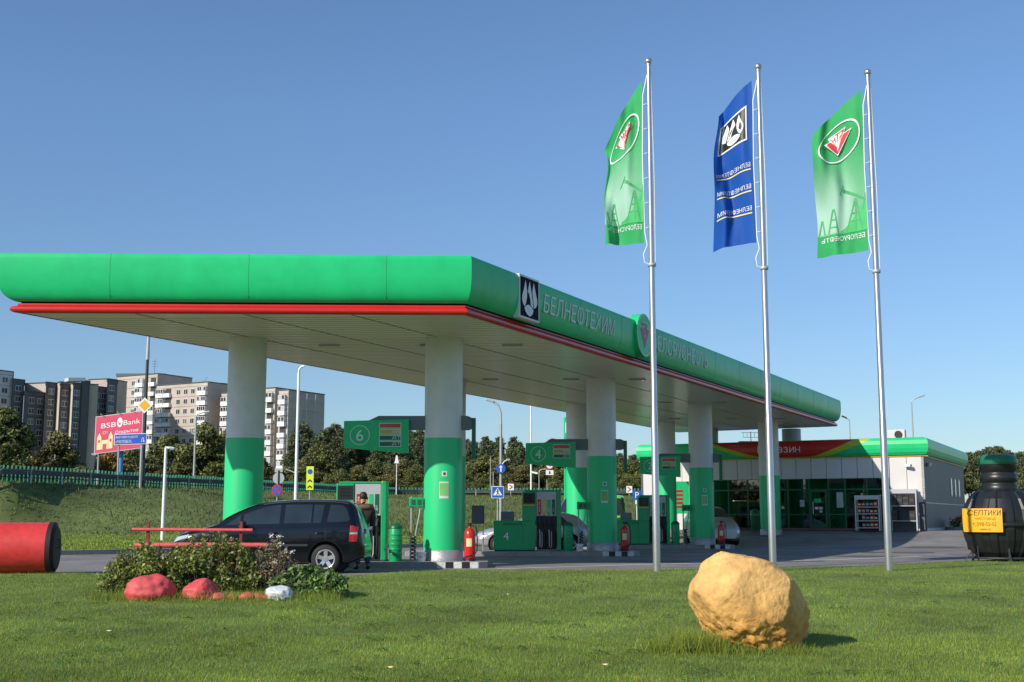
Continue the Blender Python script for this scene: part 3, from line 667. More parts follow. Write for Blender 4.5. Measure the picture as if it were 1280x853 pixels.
# walls: white panels over the glass, right part, left part
def panels(t0, t1, z0, z1, step=.72):
    mb = MB(); n = max(1, round((t1 - t0) / step)); s_ = (t1 - t0) / n
    for k in range(n): quadbox(mb, sh, t0 + k * s_ + .012, t0 + (k + 1) * s_ - .012, -.12, 0, z0, z1)
    return mb
panels(1.62, 10.6, 3.12, ZB).build('wall_panels', M['cladding'], shop)
panels(0.0, 1.6, 1.95, ZB).build('wall_panels', M['cladding'], shop)
panels(10.62, W_, G, ZB).build('wall_panels', M['cladding'], shop)
mb = MB(); quadbox(mb, sh, .02, 1.6, -.14, -.02, G - .3, 1.94); mb.build('lower_wall', M['plinth'], shop)
mb = MB(); quadbox(mb, sh, 0.0, W_, -.25, -.125, G + 2.45, ZB); mb.build('wall_backing', M['clad_grey'], shop)
mb = MB(); quadbox(mb, sd, .0, D_, -.12, 0, G - .4, ZB - .005); quadbox(mb, lambda a, o, z: sh(W_ - .01 + a, o, z), 0, .12, -D_, 0, G - .4, ZB - .004); quadbox(mb, lambda a, o, z: sd(D_ - .12 + a, -o, z), 0, .12, .1, W_, G - .4, ZB - .006)
mb.build('side_wall', M['clad_grey'], shop)
mb = MB(); quadbox(mb, sd, .05, D_, 0, .012, G + 1.30, G + 1.34); quadbox(mb, sd, .05, D_, .0, .02, G - .3, G + .12); mb.build('side_trim', M['lgrey'], shop)
for k in range(3):
    mb = MB(); quadbox(mb, sd, 9.0 + k * 1.6, 9.55 + k * 1.6, 0, .03, 2.35, 3.35); w_ = mb.build('slit_window', M['lgrey'], shop)
    mb = MB(); quadbox(mb, sd, 9.08 + k * 1.6, 9.47 + k * 1.6, .02, .036, 2.43, 3.27); mb.build('pane', M['winglass'], w_)
# interior
mb = MB(); quadbox(mb, sh, .1, W_, -8, -.26, G - .05, G + .02); mb.build('inner_floor', M['kerb'], shop)
mb = MB(); quadbox(mb, sh, .1, W_, -8.1, -7.9, G, 3.3); quadbox(mb, sh, 10.7, 10.85, -7.9, -.3, G, 3.3); mb.build('inner_wall', mat('shop_inner_wall', (.035, .035, .03), .8), shop)
mb = MB(); quadbox(mb, sh, .1, W_, -8, -.26, 3.3, 3.4); mb.build('inner_ceiling', M['cladding'], shop)
for k in range(5):
    mb = MB(); t0 = 2.2 + k * 1.7; quadbox(mb, sh, t0, t0 + 1.1, -3.2, -2.7, G + .02, G + 1.5)
    o = mb.build('shelf_unit', mat('shop_shelf', (.20, .19, .17), .6), shop)
    mb = MB()
    for r_ in range(4):
        for c_ in range(6):
            if random.random() < .85: quadbox(mb, sh, t0 + .04 + c_ * .175, t0 + .19 + c_ * .175, -2.69, -2.60, G + .12 + r_ * .36, G + .12 + r_ * .36 + random.uniform(.15, .28), random.randrange(4))
    mb.build('goods', [M['wood'], M['red'], M['yellow'], M['cream']], o)
# glazing
tm = [1.62, 2.7, 3.75, 4.55, 5.5, 6.55, 7.6, 8.6, 9.6, 10.6]
for a, b in zip(tm[:-1], tm[1:]):
    mb = MB(); mb.add([sh(a + .03, -.05, G + .12), sh(b - .03, -.05, G + .12), sh(b - .03, -.05, 3.1), sh(a + .03, -.05, 3.1)], [(0, 1, 2, 3)]); mb.build('glass_pane', M['glassd'], shop)
mb = MB()
for a in tm: quadbox(mb, sh, a - .035, a + .035, -.10, -.01, G + .1, 3.12)
quadbox(mb, sh, 1.62, 10.6, -.09, -.012, 2.55, 2.62); quadbox(mb, sh, 1.62, 10.6, -.09, -.012, 1.35, 1.40)
mb.build('window_frame', M['dkgreen'], shop)
mb = MB(); quadbox(mb, sh, 1.62, 10.6, -.12, .02, G, G + .11); mb.build('sill', mat('brown_sill', (.16, .09, .07), .6), shop)
dr = MB(); quadbox(dr, sh, 4.62, 4.72, -.03, .03, G + .12, 2.56); quadbox(dr, sh, 5.38, 5.48, -.03, .03, G + .12, 2.56); quadbox(dr, sh, 4.62, 5.48, -.03, .028, 2.46, 2.56); quadbox(dr, sh, 4.62, 5.48, -.03, .028, G + .12, G + .3)
do = dr.build('door', M['dkgreen'], shop)
mb = MB(); a_, b_ = sh(5.3, .08, 1.4), sh(5.3, .08, 2.0); mb.cyl(a_, b_, .02, n=8); mb.build('handle', M['steel'], do)
for (t0, z0, w_, h_, c_) in ((4.9, 1.95, .35, .2, 'green'), (4.85, 1.62, .16, .12, 'pure'), (5.06, 1.62, .16, .12, 'pure'), (4.86, 1.46, .15, .12, 'lgrey'), (3.85, 1.7, .32, .75, 'lgrey'), (5.75, 1.75, .22, .34, 'lgrey')):
    mb = MB(); quadbox(mb, sh, t0, t0 + w_, .032 if t0 > 4.6 and t0 < 5.4 else -.045, .036 if t0 > 4.6 and t0 < 5.4 else -.035, z0, z0 + h_); mb.build('notice', M[c_], do if 4.6 < t0 < 5.4 else shop)
# fascia: bulging green band, front and right side
PF = [(.04, 4.16), (.14, 4.2), (.22, 4.32), (.26, 4.5), (.27, 4.7), (.24, 4.88), (.16, 4.98), (.02, 5.02), (-.5, 5.04)]
def corner(o, z): return SO + NF * o + SN * o + Z3 * z
def cornerL(o, z): return SO + ST_ * W_ + NF * o - SN * o + Z3 * z
mb = MB(); vs = []
for o, z in PF: vs += [SO + SU * (D_ + .2) + SN * o + Z3 * z, corner(o, z), cornerL(o, z), SO + ST_ * W_ + SU * (D_ + .2) - SN * o + Z3 * z]
for i in range(len(PF) - 1):
    for j in range(3):
        q = [vs[4 * i + j], vs[4 * i + j + 1], vs[4 * i + 4 + j + 1], vs[4 * i + 4 + j]]
        mb.add(q[::-1], [(0, 1, 2, 3)], 0, False)
fs_ = mb.build('fascia', M['green'], shop)
for p in fs_.data.polygons: p.use_smooth = False
mb = MB(); quadbox(mb, sh, -.2, W_ + .2, -.1, .05, 4.115, 4.155); quadbox(mb, sd, -.05, D_ + .2, -.1, .05, 4.112, 4.153); mb.build('yellow_trim', M['yellow'], shop)
mb = MB(); quadbox(mb, sh, .1, W_ - .1, -D_, -.3, 4.9, 5.0); mb.build('roof', M['clad_grey'], shop)
# coloured swoosh on the front fascia (follows its profile)
def fpt(t, z, o=.008): return sh(t, float(np.interp(z, [p[1] for p in PF], [p[0] for p in PF])) + o, z)
def band(tl, tr, zz, m, o):
    n = len(zz); vs = []
    for k in range(n): vs += [fpt(tl[k], zz[k], o), fpt(tr[k], zz[k], o)]
    return vs, [(2 * k, 2 * k + 1, 2 * k + 3, 2 * k + 2) for k in range(n - 1)]
mb = MB(); zz = [4.20, 4.26, 4.32, 4.41, 4.5, 4.6, 4.7, 4.79, 4.88, 4.93, 4.98]; S_ = [(z - 4.2) / .78 for z in zz]
cl = [(7.6 + 2.7 * s_ ** .75, 8.3 + 2.45 * s_ ** .7) for s_ in S_]; cr_ = [(5.3 - 2.1 * s_ ** .8, 4.6 - 2.2 * s_ ** .8) for s_ in S_]
vs, f_ = band([a for a, b in cl], [a for a, b in cr_], zz, 0, .008); mb.add(vs, f_, 0)
vs, f_ = band([b for a, b in cl], [a for a, b in cl], zz, 1, .010); mb.add(vs, f_, 1)
vs, f_ = band([a for a, b in cr_], [b for a, b in cr_], zz, 1, .010); mb.add(vs, f_, 1)
mb.build('swoosh', [M['red'], mat('yellow_green_band', (.42, .50, .02), .4)], fs_)
MB().text('Магази', None, None, None, 0, 0, 0, fn=lambda x, y: sh(7.95 - 1.85 * x, .29, 4.42 + .38 * y)).text('Н', None, None, None, 0, 0, 0, fn=lambda x, y: sh(6.05 - .25 * x, .29, 4.42 + .29 * y)).build('lettering', M['pure'], fs_)
# things on the shop
def top(name, label, cat, loc, group=None): return thing(name, label, cat, loc, group)
p = sh(1.6, -2.5, 5.02); t = top('air_conditioner', 'white air conditioning unit on the shop roof', 'air conditioner', p)
mb = MB(); mb.box(p + Z3 * .30, (.85, .5, .5), rz=-.45, m=0); mb.build('case', M['cladding'], t, bevel=.02)
q = p + Z3 * .30 + NF * .275 + ST_ * -.12; mb = MB(); mb.cyl(q, q + NF * .01, .19, n=24); mb.build('fan_grille', M['black'], t)
mb = MB(); mb.box(p + ST_ * .3 + Z3 * .03, (.08, .45, .06), rz=-.45).box(p - ST_ * .3 + Z3 * .03, (.08, .45, .06), rz=-.45); mb.build('foot', M['dark'], t)
p = sh(9.2, -3, 5.0); t = top('roof_antenna', 'thin aerial frame on the shop roof under the canopy edge', 'antenna', p)
mb = MB(); mb.cyl(p, p + Z3 * .75, .02, n=6); mb.bar(p + Z3 * .7 - Vector((.5, 0, 0)), p + Z3 * .7 + Vector((.5, 0, 0)), .02, .02); mb.bar(p + Z3 * .45 - Vector((.4, 0, 0)), p + Z3 * .45 + Vector((.4, 0, 0)), .02, .02)
for k in range(5): mb.bar(p + Vector((-.4 + .2 * k, 0, .45)), p + Vector((-.4 + .2 * k, 0, .7)), .015, .015)
mb.build('aerial', M['dark'], t); mb = MB(); mb.box(p + Vector((0, 0, .12)), (1.3, .6, .22)); mb.build('housing', M['lgrey'], t)
for k, (t0, oz) in enumerate(((.45, 3.75),)):
    p = sh(t0 + .25, 0, oz); t = top('security_camera', 'white security camera on the wall near the shop corner', 'security camera', p)
    mb = MB(); mb.bar(p, p + NF * .2 - Z3 * .05, .05, .05); mb.build('bracket', M['lgrey'], t)
    q = p + NF * .22 - Z3 * .05; mb = MB(); mb.box(q - Z3 * .02, (.34, .14, .13), rz=-.9); mb.build('housing', M['pure'], t, bevel=.02)
    mb = MB(); mb.cyl(q + Vector((.10, -.14, -.03)), q + Vector((.115, -.16, -.03)), .045, n=12); mb.build('lens', M['black'], t)
p = sd(.9, 0, 3.75); t = top('wall_lamp', 'small grey lamp on the shaded side wall of the shop', 'lamp', p)
mb = MB(); mb.box(p + SN * .1, (.2, .2, .14), rz=.47); mb.build('body', M['lgrey'], t); mb = MB(); mb.box(p + SN * .1 - Z3 * .08, (.16, .16, .03), rz=.47); mb.build('diffuser', M['lampw'], t)
# display racks before the glass
def rack(t0, t1, z1, o0, o1, label, shelves, goods, frame, back=None):
    p = sh((t0 + t1) / 2, (o0 + o1) / 2, G); t = top('display_rack', label, 'rack', p)
    for a in (t0, t1):
        for o in (o0, o1):
            mb = MB(); quadbox(mb, sh, a - .03, a + .03, o - .03, o + .03, G, z1); mb.build('upright', frame, t)
    for z in shelves:
        mb = MB(); quadbox(mb, sh, t0 + .03, t1 - .03, o0, o1, z, z + .035); mb.build('shelf', frame, t)
    mb = MB(); quadbox(mb, sh, t0 + .031, t1 - .031, o0 - .025, o1 + .025, z1 - .2, z1 - .005); mb.build('header', frame, t)
    if back: mb = MB(); quadbox(mb, sh, t0 + .03, t1 - .03, o0 - .02, o0, G + .2, z1 - .2); mb.build('back_panel', back, t)
    k = 0
    for z in shelves:
        n = goods[0]
        for c_ in range(n):
            if random.random() < .12: continue
            a = t0 + .08 + (t1 - t0 - .16) * c_ / n; wd = (t1 - t0 - .16) / n
            g = MB(); hh = goods[1] * random.uniform(.75, 1); quadbox(g, sh, a + .01, a + wd - .015, o0 + .06, o1 - .03, z + .035, z + .035 + hh, 0)
            quadbox(g, sh, a + .03, a + wd - .035, o1 - .031, o1 - .024, z + .05 + hh * .35, z + .05 + hh * .7, 1)
            go = g.build(goods[2], goods[3][k % len(goods[3])], None, loc=sh(a, o1, z)); k += 1
            tag(go, goods[4], goods[5], goods[6])
rack(2.05, 3.15, 2.28, .15, .62, 'white framed open rack with packets in front of the shop glass', [G + .12, G + .45, G + .78, G + 1.1], (5, .24, 'goods_packet', [[M['wood'], M['cream']], [M['red'], M['cream']], [M['dark'], M['lgrey']], [M['wood'], M['lgrey']]], 'small packet on a shelf of the white rack before the shop glass', 'packet', 'packets on the white rack'), M['cladding'])
rack(.32, 1.55, 2.55, .18, .75, 'pale metal shelving with dark gas bottles at the right corner of the shop', [G + .45, G + 1.15], (4, .55, 'dark_canister', [[M['black'], M['dark']], [M['dark'], M['black']]], 'dark canister on the metal shelving at the shop corner', 'canister', 'canisters on the metal shelving'), M['lgrey'])
p = sh(9.3, 1.2, G); t = top('planter', 'orange planter standing before the shop glass', 'planter', p)
MB().lathe([(.22, 0), (.30, .62), (.32, .66), (.27, .66), (.26, .58), (.01, .58)], p, 20).build('pot', mat('orange_plastic', (.55, .22, .02), .5), t)
lf = np.array(p); 
p = sh(8.0, .8, G); t = top('litter_bin', 'dark green litter bin before the shop glass beside the fourth column', 'bin', p)
MB().lathe([(.22, 0), (.26, .7), (.26, .95), (.1, 1.05), (.01, 1.06)], p, 20).build('drum', M['dkgreen'], t); MB().lathe([(.265, .72), (.27, .73), (.27, .78), (.265, .79)], p, 20).build('rim', M['green_pump'], t)
# price board left of the third column and tall price stele
X_, Y_ = xat(853, 62.7), 62.7; zb = zg(X_, Y_); t = top('price_board', 'pale green board with four dark price rows seen left of the third column', 'sign', (X_, Y_, zb))
MB().box((X_ - .28, Y_, zb + .5), (.10, .10, 1.0)).box((X_ + .28, Y_, zb + .5), (.10, .10, 1.0)).build('legs', M['cladding'], t)
b = MB().box((X_, Y_, zb + 1.75), (.72, .14, 1.62)).build('board', M['green'], t, bevel=.01)
for k in range(5): MB().box((X_ - .14, Y_ - .076, zb + 1.28 + .2 * k), (.34, .014, .12)).build('price_row', M['taill'], b)
X_, Y_ = xat(712, 70), 70.0; zb = terr(X_, Y_); zt_ = zat(522, Y_); t = top('price_stele', 'tall bright green stele partly behind a column', 'stele', (X_, Y_, zb))
b = MB().box((X_ + .3, Y_, (zb + zt_) / 2), (1.2, .35, zt_ - zb)).build('slab', M['green'], t, bevel=.03)
for k in range(5): MB().box((X_ + .3, Y_ - .18, zb + .9 + .5 * k), (.9, .014, .3)).build('price_row', M['dkgreen'], b)
MB().text('Б', (X_ - .22, Y_ - .181, zt_ - .9), (1, 0, 0), Z3, .3, .6).build('lettering', M['pure'], b)
# ------------------------------------------------------------------ flagpoles and flags
def flagpole(x, y, label):
    z = zl(x, y); t = thing('flagpole', label, 'flagpole', (x, y, z), 'steel flagpoles on the lawn edge'); h = 11.90
    MB().tube([(x, y, z - .1), (x, y, z + 3.5), (x, y, z + 3.52), (x, y, z + 7.5), (x, y, z + h)], [.085, .078, .072, .066, .052], 20).build('shaft', M['steel'], t)
    b = MB(); b.ball((x, y, z + h + .09), .088, 18); b.cyl((x, y, z + h - .02), (x, y, z + h + .03), .06, n=14); b.build('finial', M['steel'], t)
    r = MB(); xo = x - .15; yo = y - .02
    r.tube([(x - .04, yo, z + h - .25), (xo, yo, z + h - .75), (xo - .03, yo, z + 9.6), (xo, yo, z + 7.8), (x - .1, yo, z + 7.5), (x - .19, yo, z + 7.28), (x - .17, yo, z + 7.08), (x - .02, yo, z + 7.04)], .013, 6)
    r.tube([(x + .05, yo, z + h - .3), (x + .09, yo, z + 9), (x + .085, yo, z + 7.1)], .008, 6)
    r.build('halyard', M['pure'], t)
    MB().lathe([(.085, 0), (.10, .01), (.10, .07), (.085, .08)], (x, y, z + 6.99), 16).build('tie_collar', M['lgrey'], t)
    for k in range(6):
        MB().tube([(xo + .0, yo, z + 7.9 + .60 * k), (x - .07, yo - .07, z + 7.91 + .60 * k)], .007, 6).build('flag_clip', M['pure'], t)
    return t
FP = [(3.26, 28.0), (5.95, 28.35), (8.70, 28.7)]
for (x, y), nm in zip(FP, ('left flagpole, carrying a narrow green flag bent at its top', 'middle flagpole, carrying the blue flag, rising behind the yellow boulder', 'right flagpole, carrying a green flag that shows its whole emblem')): flagpole(x, y, nm)
def make_flag(idx, label, W, drop, amp, ph, blue):
    x0, y0 = FP[idx]; zt_ = zl(x0, y0) + (11.49, 11.64, 11.54)[idx]; Hh = (3.95, 4.0, 4.0)[idx]; x0 -= .17
    def P(a, b, o=0.0):
        # a: hoist -> fly, b: top -> bottom
        f = a ** 1.15
        z = zt_ - b * Hh - drop * f * (1 - b) ** 1.7 + .10 * f * b * math.sin(2.4 * a + ph)
        xx = x0 - W * (a * (1 - .10 * math.sin(3.1 * b + ph) * a)) + .05 * a * math.sin(7 * b + ph)
        yy = y0 - .02 + .55 * a + amp * a * math.sin(7.5 * a + 3.2 * b + ph) + .09 * a * math.sin(11 * b + 7 * a + ph * 2) + .05 * math.sin(17 * a - 5 * b + ph) * a
        return Vector((xx, yy - o, z))
    t = thing('flag', label, 'flag', P(0, 1), 'flags on the three poles')
    mb = MB(); mb.grid(lambda a, b: P(a, b), 40, 70)
    cl = mb.build('cloth', FM_blue if blue else FM_green, t)
    me = cl.data; at_ = me.attributes.new('tint', 'FLOAT_COLOR', 'POINT'); n = 0; cols = []
    for j in range(71):
        for i in range(41):
            a, b = i / 40, j / 70
            if blue: c = (1, 1, 1)
            else:
                k = 0 if b > .865 else sm((b - .24) / .5) * (.4 + .6 * sm((a - .1) / .35)) * .95
                c = (1 + k * 9, 1 + k * .65, 1 + k * 3.2)
            cols += [*c, 1]
    at_.data.foreach_set('color', cols)
    def ov(mb, pts, fs, m, o): mb.add([P(a, b, o) for a, b in pts], fs, m)
    # local picture plane: u runs hoist->fly (mirrored picture), v upwards
    if blue:
        q = MB(); N_ = 10
        def sqr(u, v): return (.20 + .62 * u, .345 - .20 * v)
        q.grid(lambda u, v: P(*sqr(-.07 + 1.14 * u, -.06 + 1.12 * v), .018), N_, N_, 0); q.grid(lambda u, v: P(*sqr(u, v), .024), N_, N_, 1)
        drops(q, lambda x, y: P(*sqr(x, y), .034), 2); q.build('emblem', [M['pure'], M['black'], M['pure']], t)
        for k, bb in enumerate((.53, .665, .80)):
            q = MB(); q.text('БЕЛНЕФТЕХИМ', None, None, None, 0, 0, 0, fn=lambda x, y: P(.10 + .84 * x, bb - .028 * y, .02)); q.build('lettering', M['pure'], t)
            q = MB(); q.grid(lambda u, v: P(.09 + .86 * u, bb + .012 + .008 * v, .018), 16, 1); q.build('stripe', mat('cream_stripe', (.75, .68, .25), .6), t)
    else:
        q = MB(); cx, cy, rx, ry = .50, .245, .42, .135
        def em(u, v, k=0): return P(cx + rx * u, cy - ry * v, .032 + .006 * k)
        n = 44
        for i in range(n):
            a0, a1 = 2 * math.pi * i / n, 2 * math.pi * (i + 1) / n
            q.add([em(math.cos(a0), math.sin(a0)), em(.93 * math.cos(a0), .93 * math.sin(a0)), em(.93 * math.cos(a1), .93 * math.sin(a1)), em(math.cos(a1), math.sin(a1))], [(0, 1, 2, 3)], 0)
        vee(q, lambda u, v, o: em(u * 1.0, v * .95, o), 1, 0); q.build('emblem', [M['pure'], mat('flag_red', (.62, .03, .04), .6)], t)
        q = MB(); q.text('БЕЛОРУСНЕФТЬ', None, None, None, 0, 0, 0, fn=lambda x, y: P(.06 + .86 * x, .915 - .030 * y, .018)); q.build('lettering', M['pure'], t)
        q = MB()                           # pump jack and derrick drawn in darker green
        def ln(p, r, wd=.012):
            n_ = 6; d = (r[0] - p[0], (r[1] - p[1]) * 3); L = math.hypot(*d); nx, ny = -d[1] / L * wd, d[0] / L * wd / 3
            vs = []
            for k in range(n_ + 1):
                a, b = p[0] + (r[0] - p[0]) * k / n_, p[1] + (r[1] - p[1]) * k / n_; vs += [P(a - nx, b - ny, .016), P(a + nx, b + ny, .016)]
            q.add(vs, [(2 * k, 2 * k + 1, 2 * k + 3, 2 * k + 2) for k in range(n_)], 0)
        for p, r in (((.10, .86), (.22, .66)), ((.42, .86), (.24, .66)), ((.23, .86), (.23, .66)), ((.14, .80), (.36, .80)), ((.17, .75), (.33, .75)), ((.19, .70), (.28, .70)), ((.02, .68), (.50, .57)), ((.02, .685), (.50, .585)),
                     ((.46, .55), (.56, .62)), ((.02, .64), (.08, .74)), ((.62, .86), (.70, .70)), ((.80, .86), (.72, .70)), ((.64, .82), (.79, .82)), ((.66, .77), (.76, .77)), ((.86, .86), (.90, .76)), ((.97, .86), (.91, .76))): ln(p, r)
        q.build('pump_jack_print', mat('flag_dark_green', (.06, .38, .12), .7), t)
        q = MB(); q.grid(lambda u, v: P(u * .55, .87 - .02 * v - .20 * v * (1 - u) ** 1.5, .012), 12, 8); q.build('ground_print', mat('flag_mid_green', (.055, .47, .14), .7), t)
    return t
def flagmat(name, col):
    m = mat(name, col, .62, var=.06, vs=1.5, tint=True, trans=.42, spec=.25); return m
FM_green = flagmat('flag_green_cloth', (.06, .54, .165)); FM_blue = flagmat('flag_blue_cloth', (.02, .12, .52))
make_flag(0, 'narrow green flag with partly hidden red emblem on the left pole', .90, 1.45, .24, .4, False)
make_flag(1, 'blue flag with black square emblem and three lines of white lettering', .86, .75, .26, 2.0, True)
make_flag(2, 'green flag with full round red emblem on the right pole', 1.03, .95, .20, 3.6, False)
# ------------------------------------------------------------------ boulders
def stone(name, label, cat, c, rad, rz, seed, rough, m, planes=(), group=None, sub=5):
    import bmesh
    bm = bmesh.new(); bmesh.ops.create_icosphere(bm, subdivisions=sub, radius=1.0); sd_ = Vector((seed * 3.1, seed * 1.7, seed))
    for v in bm.verts:
        d = v.co.normalized(); r = 1 + .16 * noise.noise(d * 1.3 + sd_) + .07 * noise.noise(d * 3 + sd_)
        p = d * r
        for n_, k in planes:
            n_ = Vector(n_).normalized(); e = p.dot(n_) - k
            if e > 0: p = p - n_ * e * .72
        fr = noise.fractal(p * 5.5 + sd_, .85, 2.1, 7); cr_ = noise.noise(p * 2.2 + sd_ * 2)
        low = 1 + .9 * sm((-.15 - p.z) / .5)
        wt_ = .35 + 1.2 * sm(p.x * .6 - p.z * .8 + .35); low *= wt_
        p = p * (1 + rough * 1.25 * fr * low - rough * .9 * max(0, .03 - abs(cr_)) / .03 * (1.3 if p.x < .1 and p.z > -.2 else .3))
        v.co = p
    me = bpy.data.meshes.new(name); bm.to_mesh(me); bm.free()
    for p in me.polygons: p.use_smooth = True
    for v in me.vertices:
        v.co = Vector((v.co.x * rad[0], v.co.y * rad[1], v.co.z * rad[2]))
    q = Matrix.Rotation(rz, 4, 'Y'); me.transform(q)
    me.materials.append(m); o = bpy.data.objects.new(name, me); C.objects.link(o); o.location = c
    return tag(o, label, cat, group)
yb = 15.0; cb = at(938, 758, yb); zb = zl(cb.x, yb)
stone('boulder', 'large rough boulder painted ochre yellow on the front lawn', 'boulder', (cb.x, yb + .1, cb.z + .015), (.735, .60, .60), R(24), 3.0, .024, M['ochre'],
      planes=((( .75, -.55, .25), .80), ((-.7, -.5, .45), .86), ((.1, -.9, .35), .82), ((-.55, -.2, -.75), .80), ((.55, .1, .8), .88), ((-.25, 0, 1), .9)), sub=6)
p1 = at(188, 752, 20.3); stone('painted_stone', 'rounded pinkish red painted stone at the left end of the shrubs', 'stone', (p1.x, 20.3, zl(p1.x, 20.3) + .13), (.42, .34, .28), 0, 5.2, .02, M['redpaint'], group='red painted stones by the shrubs')
p1 = at(253, 752, 20.4); stone('painted_stone', 'pointed red painted stone left of the small red rubble', 'stone', (p1.x - .02, 20.4, zl(p1.x, 20.4) + .09), (.33, .26, .25), R(12), 7.7, .04, M['redpaint'], (((.8, -.3, .6), .62), ((-.6, -.3, .7), .66)), 'red painted stones by the shrubs')
for k, (px_, s_, lb) in enumerate(((273, .10, 'small red stone touching the pointed red stone'), (288, .07, 'smallest red pebble between the pointed stone and the red rubble'), (309, .11, 'low flat red stone at the left of the crumpled bag'), (322, .09, 'broken red stone nearest to the crumpled bag'), (334, .07, 'thin red sliver under the crumpled bag'))):
    p1 = at(px_, 752, 20.3); stone('painted_stone', lb, 'stone', (p1.x, 20.3 + .05 * (k % 2), zl(p1.x, 20.3) + s_ * .35), (s_ * 1.2, s_, s_ * .75), 0, 2.3 * k + 1, .05, M['redpaint'], (((.3, -.6, .7), .7),), 'red painted stones by the shrubs', 3)
p1 = at(350, 752, 20.25); stone('plastic_bag', 'crumpled pale grey plastic sheet lying before the right shrub', 'bag', (p1.x, 20.25, zl(p1.x, 20.25) + .09), (.24, .19, .15), R(18), 9.1, .16, M['bag'], (((-.5, -.3, .7), .6),), sub=4)
# ------------------------------------------------------------------ red barrier and tank
t = thing('red_barrier', 'red two-rail pipe barrier standing in the shrubs', 'barrier', (at(245, 720, 23.2).x, 23.2, zl(-6, 23.2)))
zl0 = zl(-6, 23.2)
for px_ in (186, 302):
    x = xat(px_, 23.2); MB().box((x, 23.2, (zl0 + zat(652, 23.2)) / 2), (.05, .05, zat(652, 23.2) - zl0)).build('post', mat('rust_red_paint', (.22, .02, .02), .6, var=.3, vs=8), t)
MB().tube([(xat(163, 23), 23.15, zat(662, 23.15)), (xat(314, 23), 23.15, zat(663, 23.15))], .032, 12).build('rail', M['redpaint'], t)
MB().tube([(xat(166, 23), 23.15, zat(682, 23.15)), (xat(250, 23), 23.15, zat(681.5, 23.15)), (xat(333, 23), 23.15, zat(682, 23.15))], .05, 12).build('rail', M['redpaint'], t)
xt = xat(70, 27.2); zt_ = zl(xt, 27.2); rt = .56
t = thing('red_tank', 'large red painted cylinder lying at the edge of the lawn', 'tank', (xt - 2, 27.2, zt_))
ax = Vector((1, .17, 0)).normalized(); pb = Vector((xt, 27.2, zt_ + rt - .03))
MB().cyl(pb - ax * 5, pb - ax * .1, rt, n=56).build('barrel', M['tank'], t)
e = MB(); e.cyl(pb - ax * .10, pb, rt + .015, n=56); e.cyl(pb, pb + ax * .06, rt - .02, rt - .10, n=56); e.build('end_cap', mat('dark_rusty_end', (.02, .01, .01), .7, var=.4), t)
MB().tube([pb + ax * .05 + Vector((0, -.1, .20)), pb + ax * .14 + Vector((0, -.1, .18)), pb + ax * .14 + Vector((0, -.1, .02)), pb + ax * .05 + Vector((0, -.1, 0))], .014, 8).build('handle', M['dark'], t)
# ------------------------------------------------------------------ septic tank on a stand
yc = 34.9; xc = xat(1251, yc); zc = zat(697, yc)
t = thing('septic_tank', 'ribbed black plastic tank with green lid and orange banner on a metal stand', 'tank', (xc, yc, zg(xc, yc)))
def rib(a, z): return 1 + .055 * (1 if (a * 14 / (2 * math.pi)) % 1 < .42 else 0)
zz_ = lambda py: zat(py, yc)
prof = [(.30, zz_(698)), (.62, zz_(697)), (.78, zz_(690)), (.93, zz_(675)), (.99, zz_(662)), (1.0, zz_(650)), (.96, zz_(637)), (.82, zz_(624)), (.64, zz_(615)), (.48, zz_(612))]
MB().lathe(prof, (xc, yc, 0), 112, rad=rib, smooth=False).build('body', M['tankblk'], t, bevel=.012)
MB().lathe([(1.03, zz_(659)), (1.09, zz_(658)), (1.09, zz_(654)), (1.03, zz_(653))], (xc, yc, 0), 64).build('flange', M['tankblk'], t)
MB().lathe([(.47, zz_(616)), (.50, zz_(613)), (.50, zz_(607)), (.46, zz_(606)), (.46, zz_(603)), (.50, zz_(602)), (.50, zz_(594)), (.46, zz_(593)), (.46, zz_(590)), (.50, zz_(589)), (.50, zz_(580))], (xc, yc, 0), 48).build('neck', M['tankblk'], t)
MB().lathe([(.52, zz_(581)), (.53, zz_(580)), (.53, zz_(575)), (.47, zz_(571)), (.34, zz_(568.5)), (.02, zz_(568))], (xc, yc, 0), 48).build('lid', mat('green_lid', (.01, .16, .075), .35), t)
bn = MB(); A0, A1 = -1.05, .22
def bp(u, v, o=0): a = math.asin(-.995 + .66 * u); r = 1.13 + o - .05 * (v - .6) ** 2; return (xc + r * math.sin(a), yc - r * math.cos(a), zz_(665) + (zz_(636) - zz_(665)) * v)
bn.grid(lambda u, v: bp(u, v), 20, 8)
b_ = bn.build('banner', M['orange'], t)
for tx, u0, u1, v0, v1 in (('СЕПТИКИ', .06, .94, .70, .93), ('ЧИСТОВОД', .22, .78, .50, .62), ('т.398-02-02', .16, .80, .26, .42), ('МИНСК', .34, .64, .08, .15)):
    q = MB(); q.text(tx, None, None, None, 0, 0, 0, fn=lambda x, y: bp(u0 + (u1 - u0) * x + (.02 * y if v0 > .6 else 0), v0 + (v1 - v0) * y, .008)); q.build('lettering', M['dark'] if v0 > .6 or v0 < .1 else mat('brown_print', (.25, .11, .01), .6), b_)
for k in range(6):
    a = k * math.pi / 3 + .35; x = xc + .85 * math.cos(a); y = yc + .85 * math.sin(a); z = zg(x, y)
    q = MB(); q.tube([(x, y, z), (x, y, zz_(682))], .03, 8); q.bar((x + .22 * math.cos(a), y + .22 * math.sin(a), z + .02), (x, y, z + .28), .03, .03); q.build('leg', M['dark'], t)
MB().lathe([(.80, zz_(697) - .03), (.88, zz_(697) - .03), (.88, zz_(697) + .02), (.80, zz_(697) + .02)], (xc, yc, 0), 32).build('support_ring', M['dark'], t)
